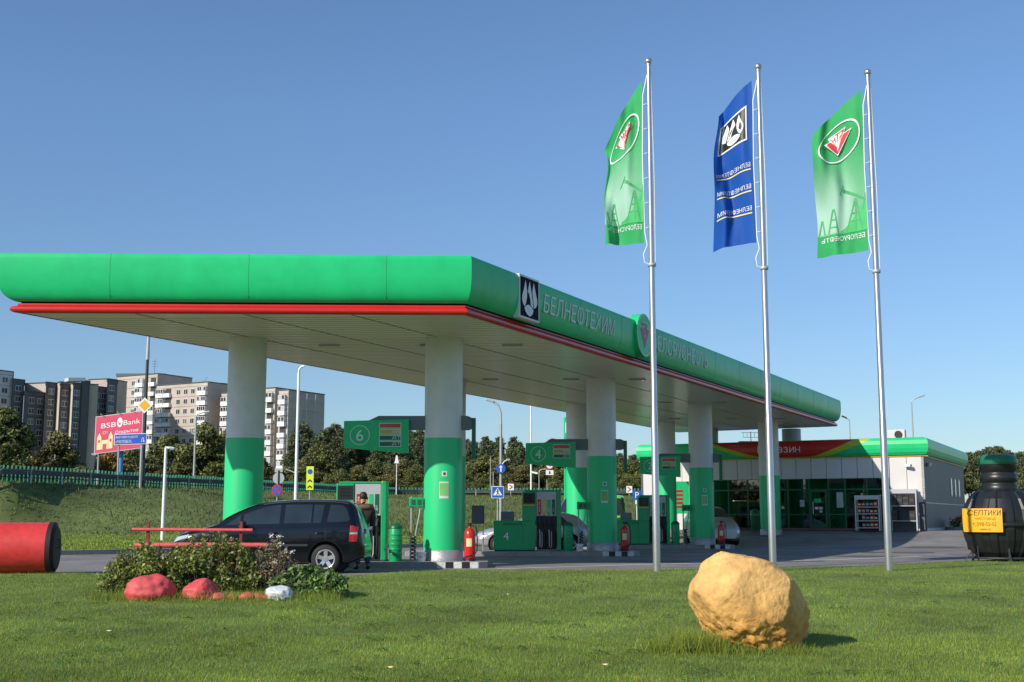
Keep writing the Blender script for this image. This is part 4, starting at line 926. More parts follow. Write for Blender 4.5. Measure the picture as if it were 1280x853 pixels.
# ------------------------------------------------------------------ vehicles
def pchip(pts):
    x = np.array([p[0] for p in pts], float); y = np.array([p[1] for p in pts], float); h = np.diff(x); d = np.diff(y) / h; m_ = np.zeros(len(x))
    for i in range(1, len(x) - 1):
        if d[i - 1] * d[i] > 0: w1, w2 = 2 * h[i] + h[i - 1], h[i] + 2 * h[i - 1]; m_[i] = (w1 + w2) / (w1 / d[i - 1] + w2 / d[i])
    m_[0], m_[-1] = d[0], d[-1]
    def f(q):
        q = min(max(q, x[0]), x[-1]); i = min(max(int(np.searchsorted(x, q, 'right')) - 1, 0), len(h) - 1); s_ = (q - x[i]) / h[i]
        return float((1 + 2 * s_) * (1 - s_) ** 2 * y[i] + s_ * (1 - s_) ** 2 * h[i] * m_[i] + s_ * s_ * (3 - 2 * s_) * y[i + 1] + s_ * s_ * (s_ - 1) * h[i] * m_[i + 1])
    return f
def make_car(name, label, cat, paint, L, top_, belt, hw, roofw, wheels, wr, cowl, wtop, side, rear, plate=False, low=.20, spokes=5, arch=.06, group=None):
    """car with its nose at x=0 and tail at x=L, centred on y=0, wheels on z=0"""
    ft, fb, fw, fr = pchip(top_), pchip(belt), pchip(hw), pchip(roofw); t = thing(name, label, cat, (0, 0, 0), group)
    xs = sorted(set([round(L * i / 120, 4) for i in range(121)] + [.02, .06, L - .02, L - .06])); xs = [min(max(x, .001), L - .001) for x in xs]
    def sec(x):
        w_, r_, b_, z_ = fw(x), fr(x), fb(x), ft(x); b_ = min(b_, z_ - .03); lo = low + .10 * max(0, 1 - x / .35) + .14 * max(0, 1 - (L - x) / .35)
        zs = z_ - min(.10, (z_ - b_) * .35); cam_ = min(.05, (z_ - b_) * .3)
        half = [(0, lo), (w_ * .80, lo), (w_ * .95, lo + .06), (w_ * .99, lo + .20), (w_, (lo + b_) * .5 + .06), (w_ * .985, b_ - .06), (w_ * .955, b_)]
        for k in (.33, .66): half.append((w_ * .955 + (r_ - w_ * .955) * k ** 1.1, b_ + (zs - b_) * k))
        half += [(r_, zs), (r_ * .93, z_ - cam_ * .9), (r_ * .74, z_ - cam_ * .35), (r_ * .40, z_ - .005), (0, z_)]
        return half
    vs = []; n = None
    for x in xs:
        h0 = sec(x); h = [h0[0]]
        for (a, b), (c, d) in zip(h0[:-1], h0[1:]): h += [(a + (c - a) * k / 3, b + (d - b) * k / 3) for k in (1, 2, 3)]
        ring_ = h + [(-a, b) for a, b in h[-2:0:-1]]; n = len(ring_); vs += [(x, a, b) for a, b in ring_]
    fs = [(i * n + j, (i + 1) * n + j, (i + 1) * n + (j + 1) % n, i * n + (j + 1) % n) for i in range(len(xs) - 1) for j in range(n)]
    mb = MB(); mb.add(vs, fs, 0, True); mb.add(vs, [tuple(range(n)), tuple(range((len(xs) - 1) * n, len(xs) * n))[::-1]], 0, False)
    # weld by rebuilding: caps reuse the same coordinates
    import bmesh
    body = mb.build('body', [paint, M['rubber']], t)
    bm = bmesh.new(); bm.from_mesh(body.data); bmesh.ops.remove_doubles(bm, verts=bm.verts, dist=1e-5); bmesh.ops.recalc_face_normals(bm, faces=bm.faces); bm.to_mesh(body.data); bm.free()
    for x in wheels:
        cm = MB(); cm.cyl((x, -2, wr + .01), (x, 2, wr + .01), wr + arch, n=40, m=0); cm.cyl((x, -2, .0), (x, 2, .0), .001, n=3); cm.v = cm.v[:]; 
        cu = MB().cyl((x, -2, wr + .01), (x, 2, wr + .01), wr + arch, n=40).build('cutter', M['rubber'])
        bm = bmesh.new(); bm.from_mesh(cu.data); bmesh.ops.remove_doubles(bm, verts=bm.verts, dist=1e-5); bmesh.ops.recalc_face_normals(bm, faces=bm.faces); bm.to_mesh(cu.data); bm.free()
        md = body.modifiers.new('cut', 'BOOLEAN'); md.object = cu; md.operation = 'DIFFERENCE'; md.solver = 'EXACT'
        bpy.context.view_layer.update(); bake(body); bpy.data.objects.remove(cu)
    MB().box((L / 2, 0, wr + .12), (L * .86, 1.30, .30)).build('underbody', M['rubber'], t)
    for x in wheels: MB().cyl((x, -fw(x) + .26, wr + .01), (x, fw(x) - .26, wr + .01), wr + arch + .012, n=32).build('wheel_well', M['rubber'], t)
    def ys(x, z):
        h = sec(x)[3:10]
        for (a, b), (c, d) in zip(h[:-1], h[1:]):
            if b <= z <= d: return a + (c - a) * (z - b) / max(1e-6, d - b)
        return h[-1][0]
    def sidepatch(nm, poly, sgn, m, o=.008, par=None):
        # dense boundary, then fan from the middle rows: split along x
        x0, x1 = min(p[0] for p in poly), max(p[0] for p in poly)
        def span(x):
            zs = []
            for (a, b), (c, d) in zip(poly, poly[1:] + poly[:1]):
                if abs(a - c) > 1e-9 and min(a, c) - 1e-9 <= x <= max(a, c) + 1e-9: zs.append(b + (d - b) * (x - a) / (c - a))
            return (min(zs), max(zs)) if zs else (0, 0)
        q = MB()
        def g(a, b):
            x = x0 + (x1 - x0) * min(max(a, .0005), .9995); lo_, hi = span(x); z = lo_ + (hi - lo_) * b; return (x, sgn * (ys(x, z) + o), z)
        q.grid(g, 18, 6, 0); return q.build(nm, m, par or t)
    for s_ in (-1, 1):
        for nm, poly, m, o in side: sidepatch(nm, poly, s_, m, o)
    def toppatch(nm, xa, xb, f0, m, o=.008, f1=None):
        q = MB()
        def g(a, b):
            k = 2 * a - 1; x = xa + (xb - xa) * b; h = sec(x); ff_ = f0 + ((f1 if f1 is not None else f0) - f0) * b; yy = abs(k) * ff_ * h[9][0]
            hh = h[8:]; z = None
            for (c, d), (e_, f_) in zip(hh[:-1], hh[1:]):
                if e_ <= yy <= c: z = d + (f_ - d) * (c - yy) / max(1e-6, c - e_)
            z = h[9][1] if z is None else z
            return (x, (1 if k > 0 else -1) * yy, z + o)
        q.grid(g, 16, 14, 0); return q.build(nm, m, t)
    toppatch('windscreen', cowl, wtop, .93, M['carglass2'], .01, .93)
    if rear: toppatch('rear_window', rear[0], rear[1], .9, M['carglass2'], .012)
    for x in wheels:
        for s_ in (-1, 1):
            yw = s_ * (fw(x) - .115)
            wn = bpy.data.objects.new('wheel', None); C.objects.link(wn); wn.parent = t; wn.location = (x, yw, wr); wn.empty_display_size = .1; OFF[wn.name] = Vector((0, 0, 0))
            MB().lathe([(wr * .66, -.09), (wr * .93, -.105), (wr, -.07), (wr, .07), (wr * .93, .105), (wr * .66, .09), (wr * .64, 0)], (0, 0, 0), 40, axis='Y', caps=False).build('tyre', M['rubber'], wn)
            r_ = MB(); f = s_
            r_.lathe([(wr * .67, -.085), (wr * .67, .085), (wr * .62, .085), (wr * .60, .0), (wr * .60, -.085)], (0, 0, 0), 40, axis='Y', caps=False)
            r_.cyl((0, f * .02, 0), (0, f * .075, 0), wr * .17, n=20)
            r_.lathe([(wr * .68, f * .088), (wr * .65, f * .094), (wr * .58, f * .080), (wr * .57, f * .03)], (0, 0, 0), 40, axis='Y', caps=False)
            for k in range(spokes):
                a = 2 * math.pi * k / spokes + .3; c_, s2 = math.cos(a), math.sin(a); tq = Vector((-s2, 0, c_)); p0 = Vector((c_ * wr * .10, f * .055, s2 * wr * .10)); p2 = Vector((c_ * wr * .64, f * .075, s2 * wr * .64))
                w0, w1 = wr * .12, wr * .14
                q = [p0 - tq * w0, p0 + tq * w0, p2 + tq * w1, p2 - tq * w1]; bk = [v - Vector((0, f * .04, 0)) for v in q]
                r_.add(q + bk, [(0, 1, 2, 3), (4, 7, 6, 5), (0, 4, 5, 1), (1, 5, 6, 2), (2, 6, 7, 3), (3, 7, 4, 0)], 0)
            r_.build('rim', M['rim'], wn)
            MB().cyl((0, f * .0, 0), (0, f * .012, 0), wr * .60, n=32).build('brake_disc', M['dark'], wn)
    return t, ys, sec, sidepatch
M['carglass2'] = mat('dark_car_glass', (.018, .026, .026), .06, var=.3, spec=.9, coat=.5)
# black minivan, nose to the left, tail by the man
Lm = 4.36; blk = M['carblack']; gl = M['carglass2']
topm = [(0, .66), (.08, .78), (.30, .90), (.70, 1.00), (.98, 1.07), (1.42, 1.33), (1.92, 1.54), (2.35, 1.61), (2.9, 1.64), (3.5, 1.64), (3.92, 1.615), (4.06, 1.56), (4.18, 1.40), (4.28, 1.12), (4.34, .88), (4.36, .72)]
beltm = [(0, .55), (.3, .78), (.9, .94), (1.3, 1.0), (2.5, 1.03), (3.6, 1.06), (4.1, 1.07), (4.28, .93), (4.36, .66)]
hwm = [(0, .58), (.10, .72), (.35, .83), (.8, .88), (2.2, .90), (3.6, .89), (4.1, .86), (4.28, .80), (4.36, .72)]
rwm = [(0, .50), (.35, .72), (.9, .78), (1.2, .76), (2.0, .66), (3.0, .65), (3.9, .63), (4.15, .62), (4.30, .68), (4.36, .62)]
SIDE = [('quarter_window', [(1.30, 1.06), (1.62, 1.07), (1.62, 1.30), (1.50, 1.20)], gl, .007),
        ('front_window', [(1.69, 1.07), (2.50, 1.09), (2.50, 1.51), (2.20, 1.475), (1.69, 1.30)], gl, .007),
        ('rear_side_window', [(2.60, 1.095), (3.20, 1.105), (3.20, 1.515), (2.60, 1.51)], gl, .007),
        ('rear_side_window', [(3.24, 1.105), (3.42, 1.11), (3.47, 1.51), (3.24, 1.515)], gl, .007),
        ('tail_side_window', [(3.55, 1.12), (4.04, 1.14), (4.05, 1.20), (3.97, 1.42), (3.87, 1.50), (3.60, 1.515)], gl, .007)]
car, ys, sec, sp = make_car('minivan', 'black minivan parked at the nearest pump with its nose to the left', 'minivan', blk, Lm, topm, beltm, hwm, rwm, (.86, 3.535), .318, 1.12, 1.98, SIDE, (4.10, 4.25))
for s_ in (-1, 1):
    for xd, zl_ in ((1.64, .38), (2.55, .38), (3.52, .74)): sp('door_seam', [(xd, zl_), (xd + .012, zl_), (xd + .012, 1.0), (xd, 1.0)], s_, M['rubber'], .003)
    sp('side_moulding', [(1.30, .60), (3.14, .60), (3.14, .645), (1.30, .645)], s_, M['dark'], .012)
    sp('fuel_flap', [(3.66, .80), (3.82, .80), (3.82, .95), (3.66, .95)], s_, blk, .006)
    for xd in (2.38, 3.38):
        MB().tube([(xd - .09, s_ * (ys(xd, .88) + .005), .88), (xd - .06, s_ * (ys(xd, .88) + .03), .885), (xd + .06, s_ * (ys(xd, .89) + .03), .89), (xd + .09, s_ * (ys(xd, .89) + .005), .89)], .014, 8).build('door_handle', blk, car)
    m_ = MB(); m_.box((1.72, s_ * 1.02, 1.07), (.14, .20, .17)); mo = m_.build('wing_mirror', blk, car, bevel=.04); MB().bar((1.70, s_ * .88, 1.0), (1.72, s_ * .95, 1.03), .05, .05).build('mirror_arm', M['black'], mo)
    sp('tail_light', [(4.05, .70), (4.22, .70), (4.25, 1.02), (4.07, 1.06)], s_, M['taill'], .012)
    sp('tail_reflector', [(4.06, .86), (4.23, .86), (4.235, .90), (4.065, .90)], s_, M['lampw'], .016)
    sp('headlight', [(.12, .68), (.48, .80), (.50, .86), (.18, .80)], s_, M['lampw'], .010)
    MB().tube([(x, s_ * (sec(x)[9][0] * .96), sec(x)[9][1] + .035) for x in np.linspace(2.1, 4.0, 14)], .016, 8).build('roof_rail', M['dark'], car)
    sp('rocker', [(1.25, .21), (3.12, .21), (3.12, .30), (1.25, .30)], s_, M['black'], .006)
MB().box((4.33, 0, .52), (.10, 1.42, .26)).build('rear_bumper', blk, car, bevel=.04)
MB().box((4.355, 0, .92), (.02, .52, .115)).build('number_plate', M['pure'], car)
MB().box((.04, 0, .48), (.10, 1.2, .16)).build('front_grille', M['black'], car, bevel=.03)
MB().cyl((2.75, 0, 1.63), (2.95, 0, 1.74), .008, .004, 6).build('aerial', M['black'], car)
xc0 = xat(208, 27.4); car.location = (xc0, 28.3, 0.0)
# other vehicles, seen between pumps and columns
tops = [(0, .58), (.10, .70), (.9, .92), (1.25, 1.0), (2.0, 1.38), (2.4, 1.43), (3.1, 1.41), (3.6, 1.28), (3.95, 1.0), (4.2, .9), (4.25, .6)]
belts = [(0, .52), (.9, .82), (1.3, .9), (3.6, .95), (4.25, .6)]
hws = [(0, .58), (.2, .76), (.8, .84), (3.5, .84), (4.1, .76), (4.25, .66)]; rws = [(0, .5), (.9, .74), (1.25, .74), (2.0, .60), (3.2, .58), (4.0, .64), (4.25, .55)]
SD2 = [('side_window', [(1.75, .95), (2.45, .96), (2.45, 1.30), (2.15, 1.29), (1.75, 1.10)], gl, .007), ('side_window', [(2.52, .96), (3.35, .98), (3.05, 1.27), (2.52, 1.30)], gl, .007), ('headlight', [(.06, .56), (.45, .62), (.5, .74), (.1, .66)], M['lampw'], .01), ('tail_light', [(4.0, .7), (4.2, .7), (4.2, .85), (4.0, .88)], M['taill'], .01)]
c2, *_ = make_car('parked_car', 'silver car seen past the end of pump 4 with its nose to the left', 'car', M['silver'], 4.25, tops, belts, hws, rws, (.82, 3.35), .30, 1.32, 1.95, SD2, (3.45, 3.85), group='cars waiting on the forecourt')
c2.location = (xat(594, 43.6), 44.4, zg(-1, 44))
topv = [(0, .75), (.08, .95), (.5, 1.12), (.9, 1.25), (1.6, 1.95), (1.95, 2.15), (3.0, 2.22), (4.4, 2.2), (4.55, 2.0), (4.62, 1.0)]
beltv = [(0, .62), (.5, .95), (1.0, 1.12), (4.5, 1.15), (4.62, .8)]; hwv = [(0, .7), (.2, .86), (.8, .93), (4.4, .93), (4.62, .85)]; rwv = [(0, .6), (.9, .84), (1.9, .76), (4.4, .75), (4.62, .7)]
SD3 = [('side_window', [(1.35, 1.18), (2.2, 1.19), (2.2, 1.85), (1.85, 1.82), (1.35, 1.40)], gl, .007), ('side_window', [(2.32, 1.2), (4.2, 1.2), (4.15, 1.85), (2.32, 1.86)], gl, .007), ('headlight', [(.08, .72), (.35, .8), (.4, .98), (.1, .9)], M['lampw'], .01), ('tail_light', [(4.42, .95), (4.58, .95), (4.55, 1.4), (4.42, 1.4)], M['taill'], .01)]
def van(label, paint, x, y, rz, z=None):
    v, *_ = make_car('van', label, 'van', paint, 4.62, topv, beltv, hwv, rwv, (.85, 3.7), .34, 1.0, 1.75, SD3, None, low=.25, group='vans beyond the pumps'); v.location = (x, y, zg(x, y) if z is None else z); v.rotation_euler = (0, 0, rz); return v
van('lime green van partly hidden behind the second column', M['limepaint'], xat(757, 52), 51.6, R(85)).scale = (1, 1, 1)
van('dark blue van behind the black plastic tank', M['navy'], xat(1243, 46), 46.5, R(62))
van('bright blue van partly hidden behind pump 4', M['bluecar'], xat(706, 61), 57.5, R(70), z=.05)
c3, *_ = make_car('parked_car', 'silver car in deep shade facing the camera beside the third column', 'car', M['silver'], 4.25, [(x, z * 1.18) for x, z in tops], [(x, z * 1.18) for x, z in belts], hws, rws, (.82, 3.35), .30, 1.32, 1.95, [(n_, [(a, b * 1.18) for a, b in p], m_, o) for n_, p, m_, o in SD2], None, group='cars waiting on the forecourt')
c3.location = (xat(905, 53.4), 53.4, zg(9.5, 54)); c3.rotation_euler = (0, 0, R(97))
# ------------------------------------------------------------------ the man at the pump
def skin_mesh(name, verts, edges, radii, m, parent, root=0, sub=2):
    me = bpy.data.meshes.new(name); me.from_pydata(verts, edges, []); o = bpy.data.objects.new(name, me); C.objects.link(o)
    md = o.modifiers.new('skin', 'SKIN'); md.use_smooth_shade = True
    for v, r in zip(me.skin_vertices[0].data, radii): v.radius = r if isinstance(r, tuple) else (r, r); v.use_root = False
    me.skin_vertices[0].data[root].use_root = True
    s_ = o.modifiers.new('sub', 'SUBSURF'); s_.levels = sub; s_.render_levels = sub
    bpy.context.view_layer.update(); bake(o); o.data.materials.clear(); o.data.materials.append(m)
    for p in o.data.polygons: p.use_smooth = True
    o.parent = parent; return o
px_, py_ = xat(454, 29.75), 29.75
man = thing('person', 'man in dark olive jacket and blue jeans standing at the pump behind the minivan', 'person', (px_, py_, 0))
# local: faces +Y (away) and slightly left; x right
J = dict(pel=(0, 0, .96), sp=(0, .0, 1.14), ch=(0, .0, 1.36), nk=(0, .01, 1.53), hd=(-.005, .03, 1.60), top=(-.01, .03, 1.77))
V_ = [(0, 0, .94), (0, 0, 1.12), (0, 0, 1.34), (0, .01, 1.49), (0, .02, 1.56), (0, .03, 1.64), (0, .03, 1.76),
      (-.19, 0, 1.44), (-.25, .06, 1.18), (-.19, .26, 1.06), (-.15, .34, 1.06),
      (.19, 0, 1.44), (.25, .02, 1.17), (.25, .14, .95), (.25, .17, .88),
      (-.10, 0, .90), (-.11, .0, .50), (-.12, -.01, .10), (-.13, .10, .045), (.10, 0, .90), (.12, .02, .50), (.13, .01, .10), (.15, .12, .045)]
E_ = [(0, 1), (1, 2), (2, 3), (3, 4), (4, 5), (5, 6), (2, 7), (7, 8), (8, 9), (9, 10), (2, 11), (11, 12), (12, 13), (13, 14), (0, 15), (15, 16), (16, 17), (17, 18), (0, 19), (19, 20), (20, 21), (21, 22)]
Rr = [(.15, .11), (.14, .10), (.17, .11), .062, .058, (.085, .10), (.06, .075), .075, .052, .040, .030, .075, .052, .040, .030, (.095, .10), .065, .048, .04, (.095, .10), .065, .048, .04]
skin_mesh('body', V_, E_, Rr, M['skin'], man)
jk = [0, 1, 2, 3, 7, 8, 9, 11, 12, 13]
def sub_(idx, grow, fix={}):
    mp = {k: i for i, k in enumerate(idx)}
    return [fix.get(k, V_[k]) for k in idx], [(mp[a], mp[b]) for a, b in E_ if a in mp and b in mp], [tuple(q + grow for q in (Rr[k] if isinstance(Rr[k], tuple) else (Rr[k], Rr[k]))) for k in idx]
v, e, r = sub_(jk, .026); r[3] = (.055, .055); skin_mesh('jacket', v, e, r, M['jacket'], man)
skin_mesh('jacket_yoke', [(-.17, -.015, 1.43), (0, -.03, 1.45), (.17, -.015, 1.43)], [(0, 1), (1, 2)], [(.085, .07), (.13, .085), (.085, .07)], M['jacket_top'], man, root=1)
v, e, r = sub_([0, 15, 16, 17, 19, 20, 21], .02, {0: (0, 0, .96)}); skin_mesh('trousers', v, e, r, M['jeans'], man)
for s_ in (-1, 1):
    skin_mesh('shoe', [(s_ * .13, -.05, .05), (s_ * .14, .06, .05), (s_ * .155, .17, .04)], [(0, 1), (1, 2)], [(.05, .05), (.05, .05), (.045, .035)], M['black'], man, root=1)
mb = MB(); mb.lathe([(.02, .105), (.06, .092), (.086, .045), (.092, -.005), (.088, -.04), (.07, -.06), (.06, -.065)], (-.0, .010, 1.70), 22); mb.v = [(x, y if y < .09 else .09, z + .25 * max(0, y - .02)) for x, y, z in mb.v]
mb.build('hair', M['hair'], man)
for o in man.children:
    if o.name.startswith('hair'): o.location = (0, 0, 0); o.data.transform(Matrix.Translation(OFF[man.name]))
for s_ in (-1, 1):
    q = MB(); q.ball((s_ * .096, .03, 1.655), .028, 10, sz=1.4); qo = q.build('ear', M['skin'], man); qo.data.transform(Matrix.Translation(OFF[man.name]))
q = MB(); q.tube([(0, .125, 1.68), (0, .15, 1.645), (0, .13, 1.63)], [.012, .02, .012], 8); qo = q.build('nose', M['skin'], man); qo.data.transform(Matrix.Translation(OFF[man.name]))
for hx, hy, hz, dy, dz in ((-.15, .36, 1.06, 1, -.05), (.25, .18, .86, .25, -1)):      # hands: palm and five fingers
    q = MB(); d = Vector((0, dy, dz)).normalized(); sd_ = Vector((1, 0, 0)); p0 = Vector((hx, hy, hz))
    q.tube([p0, p0 + d * .05, p0 + d * .095], [.030, .038, .034], 8)
    for k, ln_ in enumerate((.068, .08, .074, .058)):
        b0_ = p0 + d * .085 + sd_ * (-.030 + .02 * k); cu = Vector((0, dz * .5, -abs(dy) * .7)) if dy > .5 else Vector((0, .5, 0)); q.tube([b0_, b0_ + d * ln_ * .5, b0_ + d * ln_ * .75 + cu * ln_ * .35], [.0095, .009, .0075], 6)
    q.tube([p0 + d * .03 - sd_ * .032, p0 + d * .06 - sd_ * .058, p0 + d * .09 - sd_ * .052], [.012, .011, .008], 6)
    qo = q.build('hand', M['skin'], man); qo.data.transform(Matrix.Translation(OFF[man.name]))
man.rotation_euler = (0, 0, R(22)); man.scale = (1.02, 1.02, 1.02)
# ------------------------------------------------------------------ vegetation
def sph(n):
    v = rng.normal(size=(n, 3)); return v / np.linalg.norm(v, axis=1)[:, None]
def leafcloud(clumps, size, per, flat=.8, tv=.25, warm=0.0, shell=.45):
    """clumps: list of (centre, radius, tint). Quads scattered in the outer part of each clump."""
    Vs, Ts = [], []
    for c, r, t in clumps:
        n = max(6, int(per * (r if np.isscalar(r) else np.mean(r)) ** 2)); d = sph(n); rad = rng.random(n) ** shell * rng.uniform(.8, 1.28, n)
        p = np.array(c) + d * rad[:, None] * np.array(r if not np.isscalar(r) else (r, r, r * flat))
        nr = d * .7 + sph(n) * .8 + np.array([0, 0, .35]); nr /= np.linalg.norm(nr, axis=1)[:, None]
        a = np.cross(nr, sph(n)); a /= np.linalg.norm(a, axis=1)[:, None] + 1e-9; b = np.cross(nr, a); s = size * rng.uniform(.55, 1.35, n)[:, None]
        q = np.stack([p - a * s, p - b * s * .55, p + a * s, p + b * s * .55], 1); Vs.append(q.reshape(-1, 3))
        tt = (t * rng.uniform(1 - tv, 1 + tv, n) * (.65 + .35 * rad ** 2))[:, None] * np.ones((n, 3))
        w_ = rng.random(n) < warm; tt[w_] *= np.array([2.2, 1.15, .7]); Ts.append(np.repeat(tt, 4, 0))
    V = np.concatenate(Vs); return V, np.arange(len(V)).reshape(-1, 4), np.concatenate(Ts)
def decid(seed, h=10.0, wide=.36, nb=64, leaf=.19, per=200, warm=.03, base=.12):
    r_ = random.Random(seed); cl = []; tr = MB()
    tr.tube([(0, 0, -.3), (.05, 0, h * .2), (-.05, .05, h * .45), (0, 0, h * .72)], [h * .022, h * .017, h * .011, h * .004], 9)
    for k in range(nb):
        f = r_.random(); z = h * (base + (1 - base) * f); prof_ = math.sin(math.pi * min(1, (f * .92 + .08)) ** .8) ** .7
        a = r_.random() * 6.283; rr = h * wide * prof_ * r_.uniform(.35, 1.0); x, y = rr * math.cos(a), rr * math.sin(a); rc = h * r_.uniform(.075, .135)
        cl.append(((x, y, z - rc * .4), rc, r_.uniform(.6, 1.35)))
        if k % 3 == 0: tr.tube([(0, 0, z * .55), (x * .5, y * .5, z * .8), (x, y, z)], [h * .008, h * .005, h * .002], 6)
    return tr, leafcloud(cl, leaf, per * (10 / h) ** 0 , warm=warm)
def pine(seed, h=14.0, leaf=.20, per=210, bare=.42):
    r_ = random.Random(seed); cl = []; tr = MB()
    tr.tube([(0, 0, -.3), (.08, 0, h * .3), (-.05, .06, h * .6), (0, 0, h * .97)], [h * .016, h * .013, h * .009, h * .003], 8)
    for k in range(52):
        f = k / 51; z = h * (bare + (1 - bare) * f); w_ = h * .21 * (1 - f) ** .55 * r_.uniform(.35, 1.15) + .2; a = k * 2.4 + r_.random(); x, y = w_ * math.cos(a) * .75, w_ * math.sin(a) * .75
        cl.append(((x, y, z), h * r_.uniform(.06, .095) * (1.15 - .6 * f), r_.uniform(.65, 1.3)))
        if k % 2 == 0: tr.tube([(0, 0, z - .3), (x, y, z)], [h * .005, h * .002], 5)
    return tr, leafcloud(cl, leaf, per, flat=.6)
def plant(name, label, cat, tr, lc, lm, group=None, crown='crown', stem='trunk'):
    t = thing(name, label, cat, (0, 0, 0), group); tr.build(stem, M['bark'], t); V, Fc, T = lc; npmesh(crown, V, Fc, lm, t, T); return t
warmleaf = mat('autumn_leaf', (.24, .16, .03), .6, var=.35, vs=.6, tint=True, trans=.2)
bronze = mat('olive_leaf', (.15, .15, .045), .6, var=.3, vs=.3, tint=True, trans=.2)
PINES = [plant('pine_tree', 'dark pine standing in the wood behind the station', 'tree', *pine(s_, bare=b), M['needle'], 'pines of the wood behind the station') for s_, b in ((1, .25), (2, .32), (3, .40))]
DECS = [plant('leafy_tree', 'bushy olive green tree at the front of the wood behind the station', 'tree', *decid(s_, warm=.05), m_, 'leafy trees along the front of the wood') for s_, m_ in ((11, M['leaf']), (12, bronze), (13, M['leaf']))]
used = set()
def put(proto, x, y, h, h0, label=None, group=None, cat=None, wide=1.0):
    z = terr(x, y)
    if proto.name in used: o = dup(proto)
    else: o = proto; used.add(proto.name)
    s_ = h / h0; o.location = (x, y, z - .1); o.rotation_euler = (0, 0, random.random() * 6.28); o.scale = (s_ * wide, s_ * wide, s_)
    if label: o['label'] = label
    if group: o['group'] = group
    elif label and 'group' in o and group == '': del o['group']
    return o
LINE = [(385, 533), (430, 531), (500, 536), (590, 545), (640, 549), (700, 548), (740, 553), (780, 562), (820, 566), (870, 572)]
for row, (Yr, stp, extra) in enumerate(((185, 15, 6), (205, 14, 2), (232, 13, 0))):
    px = 366 + row * 5
    while px < 900:
        y = Yr + random.uniform(-7, 7); tp = lerp1(px, LINE) + extra + random.choice((0, 2, 5, 9, 14)) + random.uniform(-3, 3); x = xat(px, y)
        put(random.choice(PINES), x, y, zat(tp, y) - terr(x, y) + .1, 14.0); px += stp * random.uniform(.7, 1.4)
px = 388
while px < 900:
    y = 150 + random.uniform(-8, 10); tp = random.uniform(563, 590) + (6 if px > 760 else 0); x = xat(px, y)
    put(random.choice(DECS), x, y, max(3.5, zat(tp, y) - terr(x, y)), 10.0, wide=random.uniform(1.0, 1.35)); px += random.uniform(12, 24)
for k in range(18):                                              # low shrubs behind the guard rail
    px = 385 + 28 * k + random.uniform(-8, 8); y = 132 + random.uniform(-4, 4); x = xat(px, y)
    put(random.choice(DECS), x, y, zat(random.uniform(598, 606), y) - terr(x, y) + .3, 10.0, 'low bush just beyond the road guard rail', 'bushes beyond the guard rail', wide=1.6)['category'] = 'bush'
RP = [plant('pine_tree', 'tall pine with bare reddish trunk beyond the shop at right', 'tree', *pine(s_, bare=.5, per=170), mat('light_needle', (.10, .125, .045), .7, var=.25, vs=.3, tint=True, trans=.1), 'pines with bare trunks beyond the shop') for s_ in (21, 22)]
k = 0
for Yr in (140, 152, 168):
    px = 1178 + k * 4
    while px < 1345:
        y = Yr + random.uniform(-4, 4); tp = lerp1(px, [(1170, 580), (1205, 569), (1225, 562), (1248, 556), (1268, 566), (1285, 562), (1345, 568)]) + random.uniform(-2, 7); x = xat(px, y)
        put(random.choice(RP), x, y, zat(tp, y) - terr(x, y), 14.0); px += random.uniform(9, 16)
    k += 1
# trees in front of the flats: each its own crown
def own(seed, label, px, ptop, Y, wide, m_, warm=.03, nb=80, base=.05, leaf=.17, per=200):
    x = xat(px, Y); z = terr(x, Y); h = zat(ptop, Y) - z
    t = plant('leafy_tree', label, 'tree', *decid(seed, h=h, wide=wide, nb=nb, warm=warm, base=base, leaf=leaf * h / 10 + .04, per=per * (10 / h) ** 2 * 1.1), m_); t.location = (x, Y, z)
own(31, 'dark green tree cut by the left edge of the photo', -2, 513, 112, .36, M['leaf'])
own(32, 'rounded yellow-green tree in front of the shaded flats', 68, 541, 118, .40, bronze)
own(33, 'low dark tree between the left edge and the rounded tree', 22, 560, 125, .5, M['leaf'])
own(34, 'low orange and yellow autumn tree under the pink billboard', 131, 566, 122, .62, warmleaf, .25)
own(35, 'small green tree right of the blue billboard post', 165, 562, 126, .6, M['leaf'])
own(36, 'dark green tree in front of the lit flats, left of the lamp post', 208, 544, 128, .45, M['leaf'])
own(37, 'tallest dark tree in front of the lit flats, right of the lamp post', 252, 532, 126, .40, M['leaf'])
own(38, 'dark tree beside the left column in front of the lit flats', 281, 540, 130, .42, M['leaf'])
own(39, 'reddish leafy tree between the left column and the end of the flats', 322, 572, 138, .5, bronze, .2)
own(40, 'dark bushy tree at the foot of the grey end wall of the flats', 358, 584, 140, .6, M['leaf'])
own(41, 'dark tree touching the grey end wall of the flats', 398, 556, 146, .45, M['leaf'])
own(42, 'low bush between the rounded tree and the autumn tree', 100, 584, 112, .8, M['leaf'])
own(43, 'low bush behind the white lamp post', 186, 580, 115, .8, bronze)
